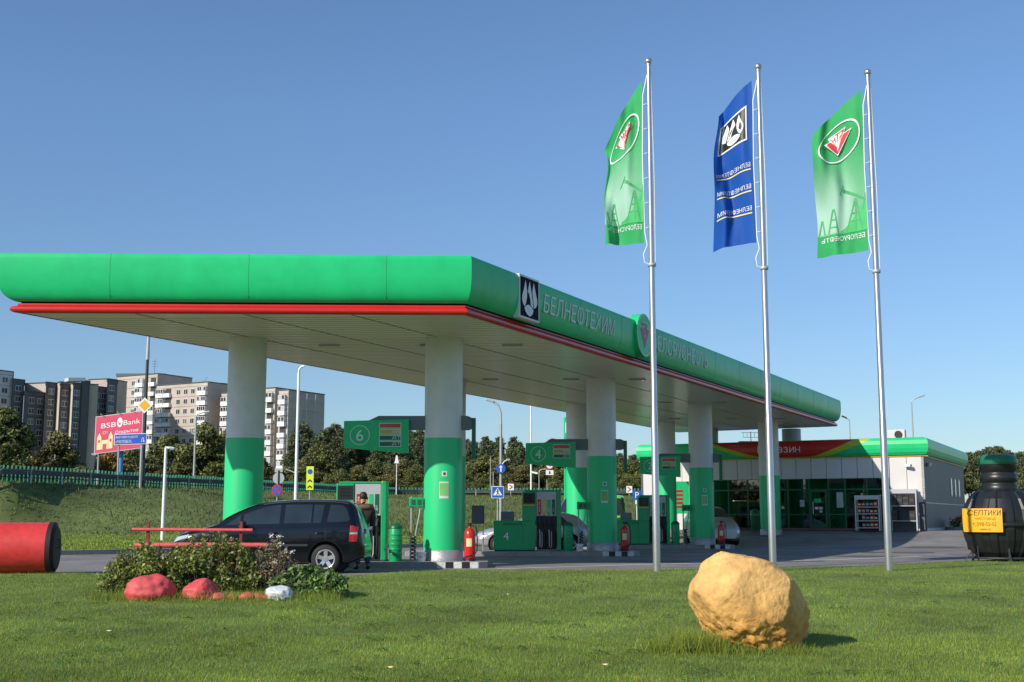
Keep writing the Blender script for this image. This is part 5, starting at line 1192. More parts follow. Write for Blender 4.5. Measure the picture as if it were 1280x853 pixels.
# shrubs on the lawn
def shrub(name, label, px0, px1, ptop, Y, dep, leaf, n, m_, warm=0.0, stems=True, tv=.35):
    x0, x1 = xat(px0, Y), xat(px1, Y); xm = (x0 + x1) / 2; z0 = zl(xm, Y); h = zat(ptop, Y) - z0
    t = thing(name, label, 'shrub', (xm, Y, z0)); cl = []; st = MB(); r_ = random.Random(hash(label) % 1000 if False else len(label) * 7 + px0)
    for k in range(n):
        f = r_.uniform(-1, 1); x = f * (x1 - x0) / 2; y = r_.uniform(-dep, dep) * (1 - .3 * abs(f)); hh = h * (1 - .55 * abs(f) ** 2.2) * (1 - .35 * abs(y) / dep)
        z = hh * r_.uniform(.12, .93); cl.append(((x, y, z), r_.uniform(.10, .22) * min(1, h / .7), r_.uniform(.55, 1.4)))
        if k % 2 == 0 and stems: st.tube([(x * .6, y * .6, -.05), (x * .85, y * .9, z * .5), (x, y, z * 1.05)], [.012, .008, .003], 5)
    for k in range(int(n * .5)):            # shoots that break the outline
        f = r_.uniform(-1, 1); x = f * (x1 - x0) / 2; y = r_.uniform(-dep, dep) * .7; hh = h * (1 - .5 * abs(f) ** 2.2) * r_.uniform(.9, 1.18)
        st.tube([(x * .9, y, hh * .4), (x, y, hh)], [.007, .003], 5)
        for q in range(4): cl.append(((x + r_.uniform(-.03, .03), y, hh * (.7 + .1 * q)), .05, r_.uniform(.8, 1.5)))
    st.v = [(p[0] + xm, p[1] + Y, p[2] + z0) for p in st.v]
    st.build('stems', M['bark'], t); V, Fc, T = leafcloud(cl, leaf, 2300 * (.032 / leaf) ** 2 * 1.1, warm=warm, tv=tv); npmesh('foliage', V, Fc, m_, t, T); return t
bl = mat('shrub_leaf', (.20, .25, .05), .5, var=.3, vs=2.5, tint=True, trans=.25); bl2 = mat('broad_shrub_leaf', (.14, .23, .055), .5, var=.3, vs=2.5, tint=True, trans=.2)
dry = mat('dry_grey_leaf', (.26, .24, .15), .7, var=.3, vs=3, tint=True, trans=.2)
shrub('shrub', 'dense green shrub under the red barrier, in the middle of the clump', 205, 330, 676, 22.0, .75, .034, 150, bl, .04)
shrub('shrub', 'loose green shrub with orange leaves at the left end of the clump', 140, 235, 686, 21.6, .6, .032, 90, bl, .10)
shrub('shrub', 'dry grey-brown plant right of the green shrub', 318, 368, 684, 21.9, .35, .022, 60, dry, .1)
shrub('shrub', 'low broad-leaved dark shrub at the right end of the clump', 346, 432, 712, 21.0, .5, .05, 80, bl2)
shrub('shrub', 'sparse weeds at the far left foot of the clump', 128, 166, 722, 21.2, .4, .024, 40, bl, .05)
t = thing('flower_stalk', 'tall pale flower stalks rising from the dry plant', 'flower', (xat(350, 21.6), 21.6, zl(-4, 21.6)))
st = MB(); hd = []
for px_, py_, n_ in ((340, 668, 6), (350, 668, 9), (352, 678, 9), (358, 686, 8), (366, 688, 7), (347, 700, 5)):
    x = xat(px_, 21.5); z = zat(py_, 21.5); b0_ = Vector((xat(346 + (px_ - 346) * .3, 21.6), 21.6, zl(-4, 21.6))); st.tube([b0_, b0_ * .4 + Vector((x, 21.5, z)) * .6 + Vector((.02, 0, -.05)), (x, 21.5, z)], [.008, .006, .003], 5)
    hd.append(((x - t.location.x, 21.5 - t.location.y, z - t.location.z - .03), .055, 1.0))
st.build('stem', M['bark'], t); V, Fc, T = leafcloud(hd, .018, 9000); npmesh('flower_head', V, Fc, mat('pale_flower', (.75, .74, .66), .6, tint=True), t, T)
for px_, py_, lb in ((325, 640, 'thin dry stalk standing before the minivan door'),):
    pass
# tuft beside the boulder
n = 1500; X = xat(862, 14.9) + rng.normal(0, .26, n); Y = 14.75 + rng.normal(0, .13, n); Z = np.array([zl(x, y) for x, y in zip(X, Y)])
o = blades('grass_tuft', X, Y, Z, .12, .34, .008, M['blade'], lean=1.0, yellow=.3, off=(float(xat(862, 14.9)), 14.75, float(zl(2, 14.75)))); tag(o, 'uncut tuft of long grass at the left foot of the yellow boulder', 'grass tuft')
n = 900; X = cb.x + rng.uniform(-.6, .65, n); Y = 14.55 + rng.normal(0, .10, n) + .1 * np.abs(X - cb.x); Z = np.array([zl(x, y) for x, y in zip(X, Y)])
tag(blades('grass_tuft', X, Y, Z, .06, .15, .007, M['blade'], lean=.9, yellow=.2, off=(cb.x, 14.55, float(zl(cb.x, 14.55)))), 'short uncut grass along the front foot of the yellow boulder', 'grass tuft')
n = 4500; X = rng.uniform(xat(125, 20.6), xat(430, 20.6), n); Y = 20.35 + rng.normal(0, .28, n); Z = np.array([zl(x, y) for x, y in zip(X, Y)])
tag(blades('grass_tuft', X, Y, Z, .06, .20, .007, M['blade'], lean=.9, yellow=.2, off=(float(xat(270, 20.5)), 20.4, float(zl(-5, 20.4)))), 'long uncut grass along the front of the shrubs and red stones', 'grass tuft')
# flower bed by the shop's side wall
p = sd(6.5, .7, zg(23, 64)); t = thing('flower_bed', 'small bed with red flowers at the shaded side of the shop', 'flower bed', p)
V, Fc, T = leafcloud([((.4 * math.cos(k * 2.4) * (k / 9), .4 * math.sin(k * 2.4) * (k / 9), .25 + .1 * (k % 3)), .28, 1.0) for k in range(10)], .07, 700); npmesh('foliage', V, Fc, bl, t, T)
V, Fc, T = leafcloud([((.45 * math.cos(k * 2.4) * (k / 9), .45 * math.sin(k * 2.4) * (k / 9) - .1, .48 + .12 * (k % 3)), .14, 1.0) for k in range(10)], .05, 900); npmesh('blossom', V, Fc, mat('red_blossom', (.5, .05, .04), .6, tint=True), t, T)
q = MB(); q.lathe([(.75, -.05), (.8, .12), (.7, .14), (.01, .13)], p, 24); q.build('bed_edge', M['kerb'], t)

# weeds in the lawn and the wood behind the camera (seen only in reflections)
Vs = []
for k in range(150):
    y = 11.5 + 15 * random.random() ** 1.3; x = random.uniform(-.45, .45) * y; z = zl(x, y); r0 = random.uniform(.05, .22); n = int(10 + 140 * r0)
    a = rng.uniform(0, 6.283, n); rr = r0 * np.sqrt(rng.random(n)); px_ = x + rr * np.cos(a); py_ = y + rr * np.sin(a) * .8; b = rng.uniform(0, 6.283, n); s_ = rng.uniform(.010, .020, n); pz = z + rng.uniform(.025, .05, n)
    if y > Ledge(x) - .3: continue
    q = np.stack([np.stack([px_ + s_ * np.cos(b + j * 1.5708) * (1.4 if j % 2 == 0 else .9), py_ + s_ * np.sin(b + j * 1.5708) * (1.4 if j % 2 == 0 else .9), pz + (.008 if j % 2 else 0)], 1) for j in range(4)], 1); Vs.append(q.reshape(-1, 3))
V = np.concatenate(Vs); T = np.repeat(rng.uniform(.7, 1.3, len(V) // 4)[:, None] * np.ones((1, 3)), 4, 0)
tag(npmesh('clover', V, np.arange(len(V)).reshape(-1, 4), mat('clover_leaf', (.17, .30, .06), .5, var=.3, vs=3, tint=True, trans=.2), tint=T), 'small broad clover leaves scattered in patches over the lawn', 'clover', kind='stuff')
cl = []
for k in range(230):
    x = random.uniform(-190, 70); y = -62 + random.uniform(-8, 8); cl.append(((x, y, random.uniform(.5, 9.5)), random.uniform(1.6, 3.0), random.uniform(.7, 1.2)))
V, Fc, T = leafcloud(cl, .55, 22); tag(npmesh('wood', V, Fc, M['leaf'], tint=T), 'long belt of leafy trees standing behind the lawn', 'wood', kind='stuff')
# ------------------------------------------------------------------ guard rail along the road on the bank
GP = [(-46, 55), (-28.2, 68.0)]
for k in range(1, 26): GP.append((-28.2 + .305 * 2 * k, 68 + .952 * 2 * k))
GP += [(-11.0, 119.0), (-8.5, 120.2), (-5, 120.6)] + [(-5 + 4 * k, 120.6) for k in range(1, 13)]
def along(st):
    out = []; rem = 0
    for (x0, y0), (x1, y1) in zip(GP[:-1], GP[1:]):
        L = math.hypot(x1 - x0, y1 - y0); s_ = rem
        while s_ < L: out.append((x0 + (x1 - x0) * s_ / L, y0 + (y1 - y0) * s_ / L, math.atan2(y1 - y0, x1 - x0))); s_ += st
        rem = s_ - L
    return out
t = thing('guard_rail', 'long steel guard rail with green slat screen on top of the bank', 'guard rail', (-28.2, 68, terr(-28.2, 68)))
gz = lambda x, y: terr(x, y + .4)
mb = MB(); pts = along(2.0)
for (x0, y0, a0), (x1, y1, a1) in zip(pts[:-1], pts[1:]):
    n_ = Vector((math.sin(a0), -math.cos(a0), 0)) * .10
    z0, z1 = gz(x0, y0), gz(x1, y1)
    prof = [(0, .42), (.05, .46), (.0, .52), (.05, .58), (.0, .64), (.05, .69), (0, .73)]; vs = []
    for (x, y, z) in ((x0, y0, z0), (x1, y1, z1)): vs += [(x + n_.x * (1 + o * 10), y + n_.y * (1 + o * 10), z + h) for o, h in prof]
    k = len(prof); mb.add(vs, [(i, i + k, i + k + 1, i + 1) for i in range(k - 1)], 0, False)
mb.build('beam', mat('shaded_beam', (.10, .105, .11), .6, var=.2), t)  # dark colour stands in for shade on the unlit face of the beam
ps = [p for p in along(2.7)]
for x, y, a in ps[:70]: MB().box((x + .10 * math.sin(a), y - .10 * math.cos(a), gz(x, y) + .33), (.10, .07, .78), rz=a).build('post', M['galv'], t)
mb = MB()
for x, y, a in along(.34):
    z = gz(x, y); b_ = (x - .22 * math.sin(a), y + .22 * math.cos(a)); mb.box((b_[0], b_[1], z + .48), (.26, .03, .92), rz=R(-48))
s_ = mb.build('slat_screen', mat('screen_green', (.022, .15, .085), .6, var=.15), t); s_['kind'] = 'stuff'
mb = MB()
for (x0, y0, a0), (x1, y1, a1) in zip(pts[:-1], pts[1:]):
    n_ = Vector((-math.sin(a0), math.cos(a0), 0)) * .26
    for h in (.30, .68): mb.bar((x0 + n_.x, y0 + n_.y, gz(x0, y0) + h), (x1 + n_.x, y1 + n_.y, gz(x1, y1) + h), .03, .05)
mb.build('screen_rail', M['dark'], t)
# ------------------------------------------------------------------ lamps and signs
def base(px, Y): x = xat(px, Y); return x, Y, terr(x, Y) if Y > Kedge(x) else zg(x, Y)
def pole(name, label, cat, px, Y, ptop, r, m='galv', z0=None, group=None):
    x, y, z = base(px, Y); z = z0 if z0 is not None else z; t = thing(name, label, cat, (x, y, z), group); zt = zat(ptop, Y)
    MB().tube([(x, y, z - .2), (x, y, z + (zt - z) * .35), (x, y, zt)], [r * 1.15, r, r * .8], 10).build('pole', M[m], t); return t, x, y, z, zt
def head(t, p, d, L=.55, m='lgrey'):
    p, d = Vector(p), Vector(d).normalized(); q = MB(); q.bar(p, p + d * L, .2, .10); o = q.build('lamp_head', M[m], t, bevel=.03)
    q = MB(); q.bar(p + d * .08 + Vector((0, 0, -.055)), p + d * (L - .06) + Vector((0, 0, -.055)), .15, .03); q.build('diffuser', M['lampw'], o)
G_ = 'street lamps around the station'
t, x, y, z, zt = pole('lamp_post', 'tall dark lamp post carrying the yellow diamond sign', 'lamp post', 176, 80.0, 421, .115, 'dark')
MB().cyl((x, y, zat(450, y)), (x, y, zt + .15), .125, .09, 12).build('pale_top', M['lgrey'], t)
head(t, (x, y, zt + .1), (.3, 1, 0))
def plate(t, poly, c, m, yoff=0, mb=None, nm='plate', par=None, face=None):
    q = MB(); q.prism(poly, c, (1, 0, 0), (0, 0, 1), .03, 0); return q.build(nm, face or M[m], par or t)
def regsign(name, label, cat='road sign', group=None, loc=None): return thing(name, label, cat, loc, group)
c = Vector((xat(175, 79.7), 79.68, zat(507, 79.7))); t = thing('priority_sign', 'yellow diamond sign with white border on the dark lamp post', 'road sign', c)
plate(t, [(0, -.52), (.52, 0), (0, .52), (-.52, 0)], c, 'pure'); plate(t, [(0, -.37), (.37, 0), (0, .37), (-.37, 0)], c - Vector((0, .012, 0)), 'yellow', nm='field')
MB().cyl(c + Vector((0, .02, 0)), c + Vector((0, .2, 0)), .03, n=6).build('bracket', M['dark'], t)
c = Vector((xat(182, 79.8), 79.8, zat(523, 79.8))); t = thing('road_sign', 'grey back of a sign plate below the yellow diamond', 'road sign', c)
plate(t, [(-.18, -.2), (.18, -.2), (.18, .2), (-.18, .2)], c, 'lgrey'); MB().cyl(c + Vector((-.1, .02, 0)), c + Vector((-.22, .1, 0)), .03, n=6).build('bracket', M['dark'], t)
# two-post direction sign
y = 79.0; xa, xb = xat(144.5, y), xat(173.5, y); t = thing('direction_sign', 'blue direction board with white lettering on two posts before the billboard', 'road sign', ((xa + xb) / 2, y, terr((xa + xb) / 2, y)))
for k, x in enumerate((xa, xb)): MB().cyl((x, y, terr(x, y) - .1), (x, y, zat(544, y)), .06 + .03 * k, n=10).build('post', M['galv'], t)
x0, x1, z0, z1 = xat(139, y), xat(180, y), zat(556.5, y), zat(543, y); sk_ = .06
q = MB(); q.prism([(x0, z0), (x1, z0 + sk_), (x1, z1 + sk_), (x0, z1)], (0, y - .09, 0), (1, 0, 0), (0, 0, 1), .04); b_ = q.build('board', M['pure'], t)
q = MB(); q.prism([(x0 + .04, z0 + .04), (x1 - .04, z0 + sk_ + .04), (x1 - .04, z1 + sk_ - .04), (x0 + .04, z1 - .04)], (0, y - .135, 0), (1, 0, 0), (0, 0, 1), .01); q.build('field', M['blue'], b_)
q = MB(); U_ = Vector((x1 - x0, 0, sk_)); hh = z1 - z0
q.text('ВЫСТАВОЧН.ЦЕНТР', (x0 + .10, y - .152, z0 + hh * .56), U_, Z3, (x1 - x0) * .68, hh * .24); q.build('lettering', M['pure'], b_); q = MB(); q.text('«ЭКСПОБЕЛ»', (x0 + .10, y - .152, z0 + hh * .16), U_, Z3, (x1 - x0) * .50, hh * .26); q.build('lettering', M['pure'], b_); q = MB()
q.tube([(x1 - .30, y - .152, z0 + .17), (x1 - .30, y - .152, z0 + .38), (x1 - .24, y - .152, z0 + .46), (x1 - .18, y - .152, z0 + .38), (x1 - .18, y - .152, z0 + .26)], .022, 6)
q.add([(x1 - .25, y - .153, z0 + .27), (x1 - .18, y - .153, z0 + .17), (x1 - .11, y - .153, z0 + .27)], [(0, 1, 2)]); q.build('arrow', M['pure'], b_)
# billboard
y = 104.0; x0, x1 = xat(113.5, y), xat(176, y); zA0, zA1, zB0, zB1 = zat(568, y), zat(521, y), zat(561, y), zat(516, y); xp = xat(148, y + .5)
t = thing('billboard', 'pink bank billboard with white lettering on a thick blue post', 'billboard', (xp, y + .4, terr(xp, y)))
MB().cyl((xp, y + .5, terr(xp, y) - .2), (xp, y + .5, zat(540, y)), .20, n=20).build('post', M['bluepost'], t)
U_ = Vector((x1 - x0, -.6, (zB0 - zA0))); ul = U_.length; ud = U_.normalized(); vd = Vector((0, 0, 1)); hb = zA1 - zA0
O_ = Vector((x0, y, zA0)); nn = ud.cross(vd).normalized()
def bb(u, v, o=0): return O_ + U_ * u + vd * (hb * v) + nn * o
q = MB(); vs = [bb(u, v, o) for o in (0, -.3) for u, v in ((0, 0), (1, 0), (1, 1), (0, 1))]; q.add(vs, [(0, 1, 2, 3), (7, 6, 5, 4), (0, 4, 5, 1), (1, 5, 6, 2), (2, 6, 7, 3), (3, 7, 4, 0)]); f_ = q.build('frame', M['lgrey'], t)
q = MB(); q.add([bb(.015, .02, .01), bb(.985, .02, .01), bb(.985, .98, .01), bb(.015, .98, .01)], [(0, 1, 2, 3)]); q.build('poster', M['pink'], f_)
q = MB()
def btext(s_, u0, u1, v0, v1): q.text(s_, None, None, None, 0, 0, 0, fn=lambda x, y_: bb(u0 + (u1 - u0) * x, v0 + (v1 - v0) * y_, .02)); q.build('lettering', M['pure'], f_); q.__init__()
btext('BSB', .13, .44, .66, .79); btext('Bank', .60, .95, .67, .80); btext('Открытие', .43, .92, .44, .55)
n_ = 16
for k in range(n_):
    a0, a1 = 2 * math.pi * k / n_, 2 * math.pi * (k + 1) / n_; q.add([bb(.52 + .06 * r_ * math.cos(a), .76 + .13 * r_ * math.sin(a), .02) for r_, a in ((1, a0), (.5, a0), (.5, a1), (1, a1))], [(0, 1, 2, 3)])
q.add([bb(.49, .80, .022), bb(.56, .86, .022), bb(.53, .72, .022)], [(0, 1, 2)]); q.build('bank_emblem', M['pure'], f_)
q = MB()
for u in (.10, .34): q.add([bb(u - .045, .10, .02), bb(u + .045, .10, .02), bb(u + .045, .42, .02), bb(u, .55, .02), bb(u - .045, .42, .02)], [(0, 1, 2, 3, 4)])
q.add([bb(.15, .10, .021), bb(.18, .10, .021), bb(.18, .30, .021), bb(.15, .36, .021)], [(0, 1, 2, 3)]); q.add([bb(.26, .10, .021), bb(.29, .10, .021), bb(.29, .36, .021), bb(.26, .30, .021)], [(0, 1, 2, 3)]); q.add([bb(.15, .24, .022), bb(.29, .24, .022), bb(.29, .34, .022), bb(.15, .34, .022)], [(0, 1, 2, 3)])
for u in (.10, .34): q.add([bb(u - .02, .28, .023), bb(u + .02, .28, .023), bb(u + .02, .36, .023), bb(u - .02, .36, .023)], [(0, 1, 2, 3)], 1)
q.text('От', None, None, None, 0, 0, 0, fn=lambda x, y_: bb(.17 + .11 * x, .50 + .08 * y_, .022)); q.build('gate_drawing', [M['cream'], M['pink']], f_)
for u in (.15, .5, .8): q = MB(); q.bar(bb(u, 1, -.1), bb(u, 1.03, .35), .04, .04); q.build('floodlight', M['lgrey'], t)
# lamp posts
t, x, y, z, zt = pole('lamp_post', 'grey lamp post with one arm in front of the lit flats', 'lamp post', 240.5, 95, 522, .09, group=G_)
MB().tube([(x, y, zt), (x + .1, y, zt + .25), (x + .7, y - .1, zt + .42)], .05, 8).build('arm', M['galv'], t); head(t, (x + .5, y - .1, zt + .38), (1, -.1, .12), .6)
t, x, y, z, zt = pole('lamp_post', 'short lamp post with arm to the left under the billboard', 'lamp post', 119.5, 98, 570, .08, group=G_)
MB().tube([(x, y, zt), (x - .05, y, zt + .1), (x - .3, y, zt + .12)], .05, 8).build('arm', M['galv'], t); head(t, (x - .15, y, zt + .1), (-1, 0, .1), .4)
t, x, y, z, zt = pole('lamp_post', 'white lamp post with short arm standing before the bank', 'lamp post', 204, 53, 560, .075, 'pure', group=G_)
MB().bar((x - .03, y, zt + .02), (x + .30, y, zt + .0), .10, .08).build('arm', M['pure'], t); head(t, (x + .12, y, zt - .02), (1, 0, 0), .28)
t, x, y, z, zt = pole('lamp_post', 'tall pale lamp post with bent tip right of the left column', 'lamp post', 369, 66, 466, .09, 'pure', group=G_)
MB().tube([(x, y, zt - .05), (x + .02, y, zt + .18), (x + .12, y, zt + .32), (x + .3, y, zt + .36)], .06, 8).build('arm', M['pure'], t)
MB().tube([(x, y, zat(592, y)), (x - .3, y, zat(589, y)), (x - .55, y, zat(587, y))], .035, 8).build('camera_arm', M['lgrey'], t)
t, x, y, z, zt = pole('lamp_post', 'tall curved lamp post between the first and second columns', 'lamp post', 626, 66, 530, .085, group=G_)
MB().tube([(x, y, zt - .05), (x - .02, y, zt + .6), (x - .15, y, zt + 1.0), (x - .42, y, zt + 1.2)], .065, 10).build('arm', M['lgrey'], t); head(t, (x - .35, y, zt + 1.19), (-1, 0, .28), .5)
MB().tube([(x, y, zat(583, y)), (x + .2, y, zat(577, y)), (x + .38, y, zat(575, y))], .045, 8).build('lower_arm', M['lgrey'], t); head(t, (x + .3, y, zat(575, y)), (1, 0, .05), .2)
c = Vector((xat(626, 65.8), 65.85, zat(586, 65.8))); t = thing('round_sign', 'round blue sign with white upward arrow on the curved lamp post', 'road sign', c)
ring16 = [(.25 * math.cos(2 * math.pi * k / 24), .25 * math.sin(2 * math.pi * k / 24)) for k in range(24)]
plate(t, ring16, c, 'blue'); q = MB(); q.prism([(-.035, -.17), (.035, -.17), (.035, .06), (.10, .06), (0, .19), (-.10, .06), (-.035, .06)], c - Vector((0, .032, 0)), (1, 0, 0), (0, 0, 1), .006); q.build('arrow', M['pure'], t)
t, x, y, z, zt = pole('crossing_sign', 'blue square pedestrian crossing sign on a thin post', 'road sign', 622, 60, 610, .04)
c = Vector((x, y - .05, zat(615.5, y))); b_ = plate(t, [(-.30, -.29), (.30, -.29), (.30, .29), (-.30, .29)], c, 'pure'); plate(t, [(-.27, -.26), (.27, -.26), (.27, .26), (-.27, .26)], c - Vector((0, .012, 0)), 'blue', nm='field', par=b_)
q = MB(); q.prism([(-.22, -.15), (.22, -.15), (0, .22)], c - Vector((0, .045, 0)), (1, 0, 0), (0, 0, 1), .006, 0)
cc_ = c - Vector((0, .054, 0)); q.bar(cc_ + Vector((0, 0, .10)), cc_ + Vector((.01, 0, -.02)), .006, .05, 1); q.bar(cc_ + Vector((.01, 0, -.02)), cc_ + Vector((.08, 0, -.13)), .006, .035, 1); q.bar(cc_ + Vector((.01, 0, -.02)), cc_ + Vector((-.06, 0, -.13)), .006, .035, 1); q.box(cc_ + Vector((0, 0, .13)), (.05, .006, .05), m=1); q.bar(cc_ + Vector((-.07, 0, .02)), cc_ + Vector((.06, 0, .06)), .006, .03, 1); q.build('walker', [M['pure'], M['black']], b_)
t, x, y, z, zt = pole('camera_mast', 'slender white mast with a camera rising above pump 4', 'mast', 664, 75, 505, .055, 'pure')
MB().bar((x, y, zat(590, y)), (x + .40, y - .05, zat(592, y)), .10, .10).build('camera', M['pure'], t)
t, x, y, z, zt = pole('speed_sign', 'speed limit disc hung from a hooked post behind pump 4', 'road sign', 674, 84, 592, .04)
MB().tube([(x, y, zt - .02), (x + .03, y, zt + .18), (x + .15, y, zt + .27), (x + .72, y, zt + .29)], .035, 8).build('hooked_arm', M['galv'], t)
c = Vector((x + .72, y - .04, zat(582, y))); b_ = plate(t, [(p[0] * 1.1, p[1] * 1.1) for p in ring16], c, 'red'); plate(t, [(p[0] * .86, p[1] * .86) for p in ring16], c - Vector((0, .012, 0)), 'pure', nm='field', par=b_)
q = MB(); q.text('40', c + Vector((-.11, -.048, -.08)), (1, 0, 0), Z3, .22, .16); q.build('number', M['black'], b_)
c2_ = Vector((x + .72, y - .04, zat(591, y))); b2 = plate(t, [(-.26, -.16), (.26, -.16), (.26, .16), (-.26, .16)], c2_, 'pure'); q = MB(); q.prism([(-.12, -.02), (0, -.1), (.12, -.02), (.04, -.02), (.04, .1), (-.04, .1), (-.04, -.02)], c2_ - Vector((0, .032, 0)), (1, 0, 0), (0, 0, 1), .006); q.build('arrow', M['black'], b2)
for px_, py_, lb in ((638.5, 609, 'small square sign with red chevron on the guard rail right of the crossing sign'), (787, 612, 'small square sign with red chevron above the parking sign')):
    y = 112; x, _, z = base(px_, y); t = thing('chevron_sign', lb, 'road sign', (x, y, z), 'chevron signs on the bend')
    MB().cyl((x, y + .03, z - .1), (x, y + .03, zat(py_, y)), .035, n=8).build('post', M['galv'], t)
    c = Vector((x, y, zat(py_, y))); b_ = plate(t, [(-.27, -.30), (.27, -.30), (.27, .30), (-.27, .30)], c, 'pure'); q = MB(); q.prism([(-.2, -.2), (.06, 0), (-.2, .2), (-.05, .2), (.2, 0), (-.05, -.2)], c - Vector((0, .032, 0)), (1, 0, 0), (0, 0, 1), .006); q.build('chevron', M['taill'], b_)
t, x, y, z, zt = pole('parking_sign', 'blue square parking sign with white P on a pale post', 'road sign', 796.5, 60, 616, .035, 'pure')
c = Vector((x, y - .04, zat(619, y))); b_ = plate(t, [(-.22, -.22), (.22, -.22), (.22, .22), (-.22, .22)], c, 'blue'); q = MB(); q.text('P', c + Vector((-.09, -.036, -.14)), (1, 0, 0), Z3, .18, .28); q.build('letter', M['pure'], b_)
c = Vector((x - .03, y - .04, zat(628, y))); plate(t, [(-.06, -.1), (.06, -.1), (.06, .1), (-.06, .1)], c, 'pure', nm='lower_plate')
t, x, y, z, zt = pole('arrow_sign', 'white arrow-shaped marker on a thin post under the number 6 board', 'road sign', 495, 112, 578, .04, 'pure')
plate(t, [(-.20, 0), (.20, 0), (.06, .72), (-.06, .72)], Vector((x, y - .05, zt - .1)), 'pure')
# round signs behind the minivan
x, y, z = base(345.5, 52); t = thing('no_stopping_sign', 'round blue no stopping sign with red cross above the minivan roof', 'road sign', (x, y, z))
MB().cyl((x, y + .04, z - .1), (x, y + .04, zat(600, y)), .03, n=8).build('post', M['galv'], t)
c = Vector((x, y, zat(613, y))); R_ = .245; b_ = plate(t, [(p[0] * R_ / .25, p[1] * R_ / .25) for p in ring16], c, 'red'); plate(t, [(p[0] * .82, p[1] * .82) for p in ring16], c - Vector((0, .012, 0)), 'blue', nm='field', par=b_)
q = MB(); q.bar(c + Vector((-.15, -.045, -.15)), c + Vector((.15, -.045, .15)), .006, .045); q.bar(c + Vector((-.15, -.047, .15)), c + Vector((.15, -.047, -.15)), .006, .045); q.build('cross', M['red'], b_)
y = 52.5; x, _, z = base(347, y); t = thing('round_sign', 'pale grey back of a round sign just above the no stopping sign', 'road sign', (x, y, z))
MB().cyl((x, y - .05, z - .1), (x, y - .05, zat(588, y)), .03, n=8).build('post', M['dark'], t)
c = Vector((x, y, zat(598, y))); plate(t, [(p[0] * .98, p[1] * .98) for p in ring16], c, 'lgrey'); plate(t, [(-.17, -.08), (.17, -.08), (.17, .08), (-.17, .08)], Vector((x, y, zat(588, y))), 'lgrey', nm='top_plate')
t, x, y, z, zt = pole('crossing_board', 'tall fluorescent yellow board with blue crossing symbols on the bank', 'road sign', 386.5, 88, 612, .05)
c = Vector((x, y - .05, zat(598, y))); w2 = .26; h2 = (zat(583, y) - zat(612.5, y)) / 2; b_ = plate(t, [(-w2, -h2), (w2, -h2), (w2, h2), (-w2, h2)], c, 'lime')
q = MB(); q.prism([(p[0] * .75, p[1] * .75) for p in ring16], c + Vector((0, -.032, h2 * .55)), (1, 0, 0), (0, 0, 1), .006); q.build('disc', M['blue'], b_)
for k in range(2): q = MB(); q.prism([(-.16, -.12), (0, .02), (.16, -.12), (.16, .0), (0, .14), (-.16, 0)], c + Vector((0, -.032, -h2 * .25 - .42 * k)), (1, 0, 0), (0, 0, 1), .006); q.build('chevron', M['black'], b_)
t, x, y, z, zt = pole('lamp_post', 'lamp post with slanting arm rising behind the right end of the shop', 'lamp post', 1146, 95, 503, .06, group=G_)
MB().tube([(x, y, zt), (x, y, zt + .1), (x + .55, y, zt + .38), (x + .8, y, zt + .5)], .035, 8).build('arm', M['galv'], t); head(t, (x + .55, y, zt + .38), (1, 0, .35), .55)
t, x, y, z, zt = pole('lamp_post', 'lamp post with arm to the left showing above the middle of the shop', 'lamp post', 1066.5, 92, 527, .05, group=G_)
MB().tube([(x, y, zt), (x - .02, y, zt + .1), (x - .35, y, zt + .32)], .035, 8).build('arm', M['galv'], t); head(t, (x - .2, y, zt + .25), (-1, 0, .45), .4, 'dark')
for px_, py_, lb in ((613, 571, 'thin grey post left of the curved lamp post'), (616.5, 590, 'thin short post close left of the curved lamp post'), (684, 600, 'thin wire post right of the hooked speed sign')):
    t, x, y, z, zt = pole('thin_post', lb, 'post', px_, 125, py_, .05, group='thin posts along the road')
    MB().lathe([(.07, 0), (.07, .06), (.02, .09)], (x, y, zt), 10).build('cap', M['dark'], t)
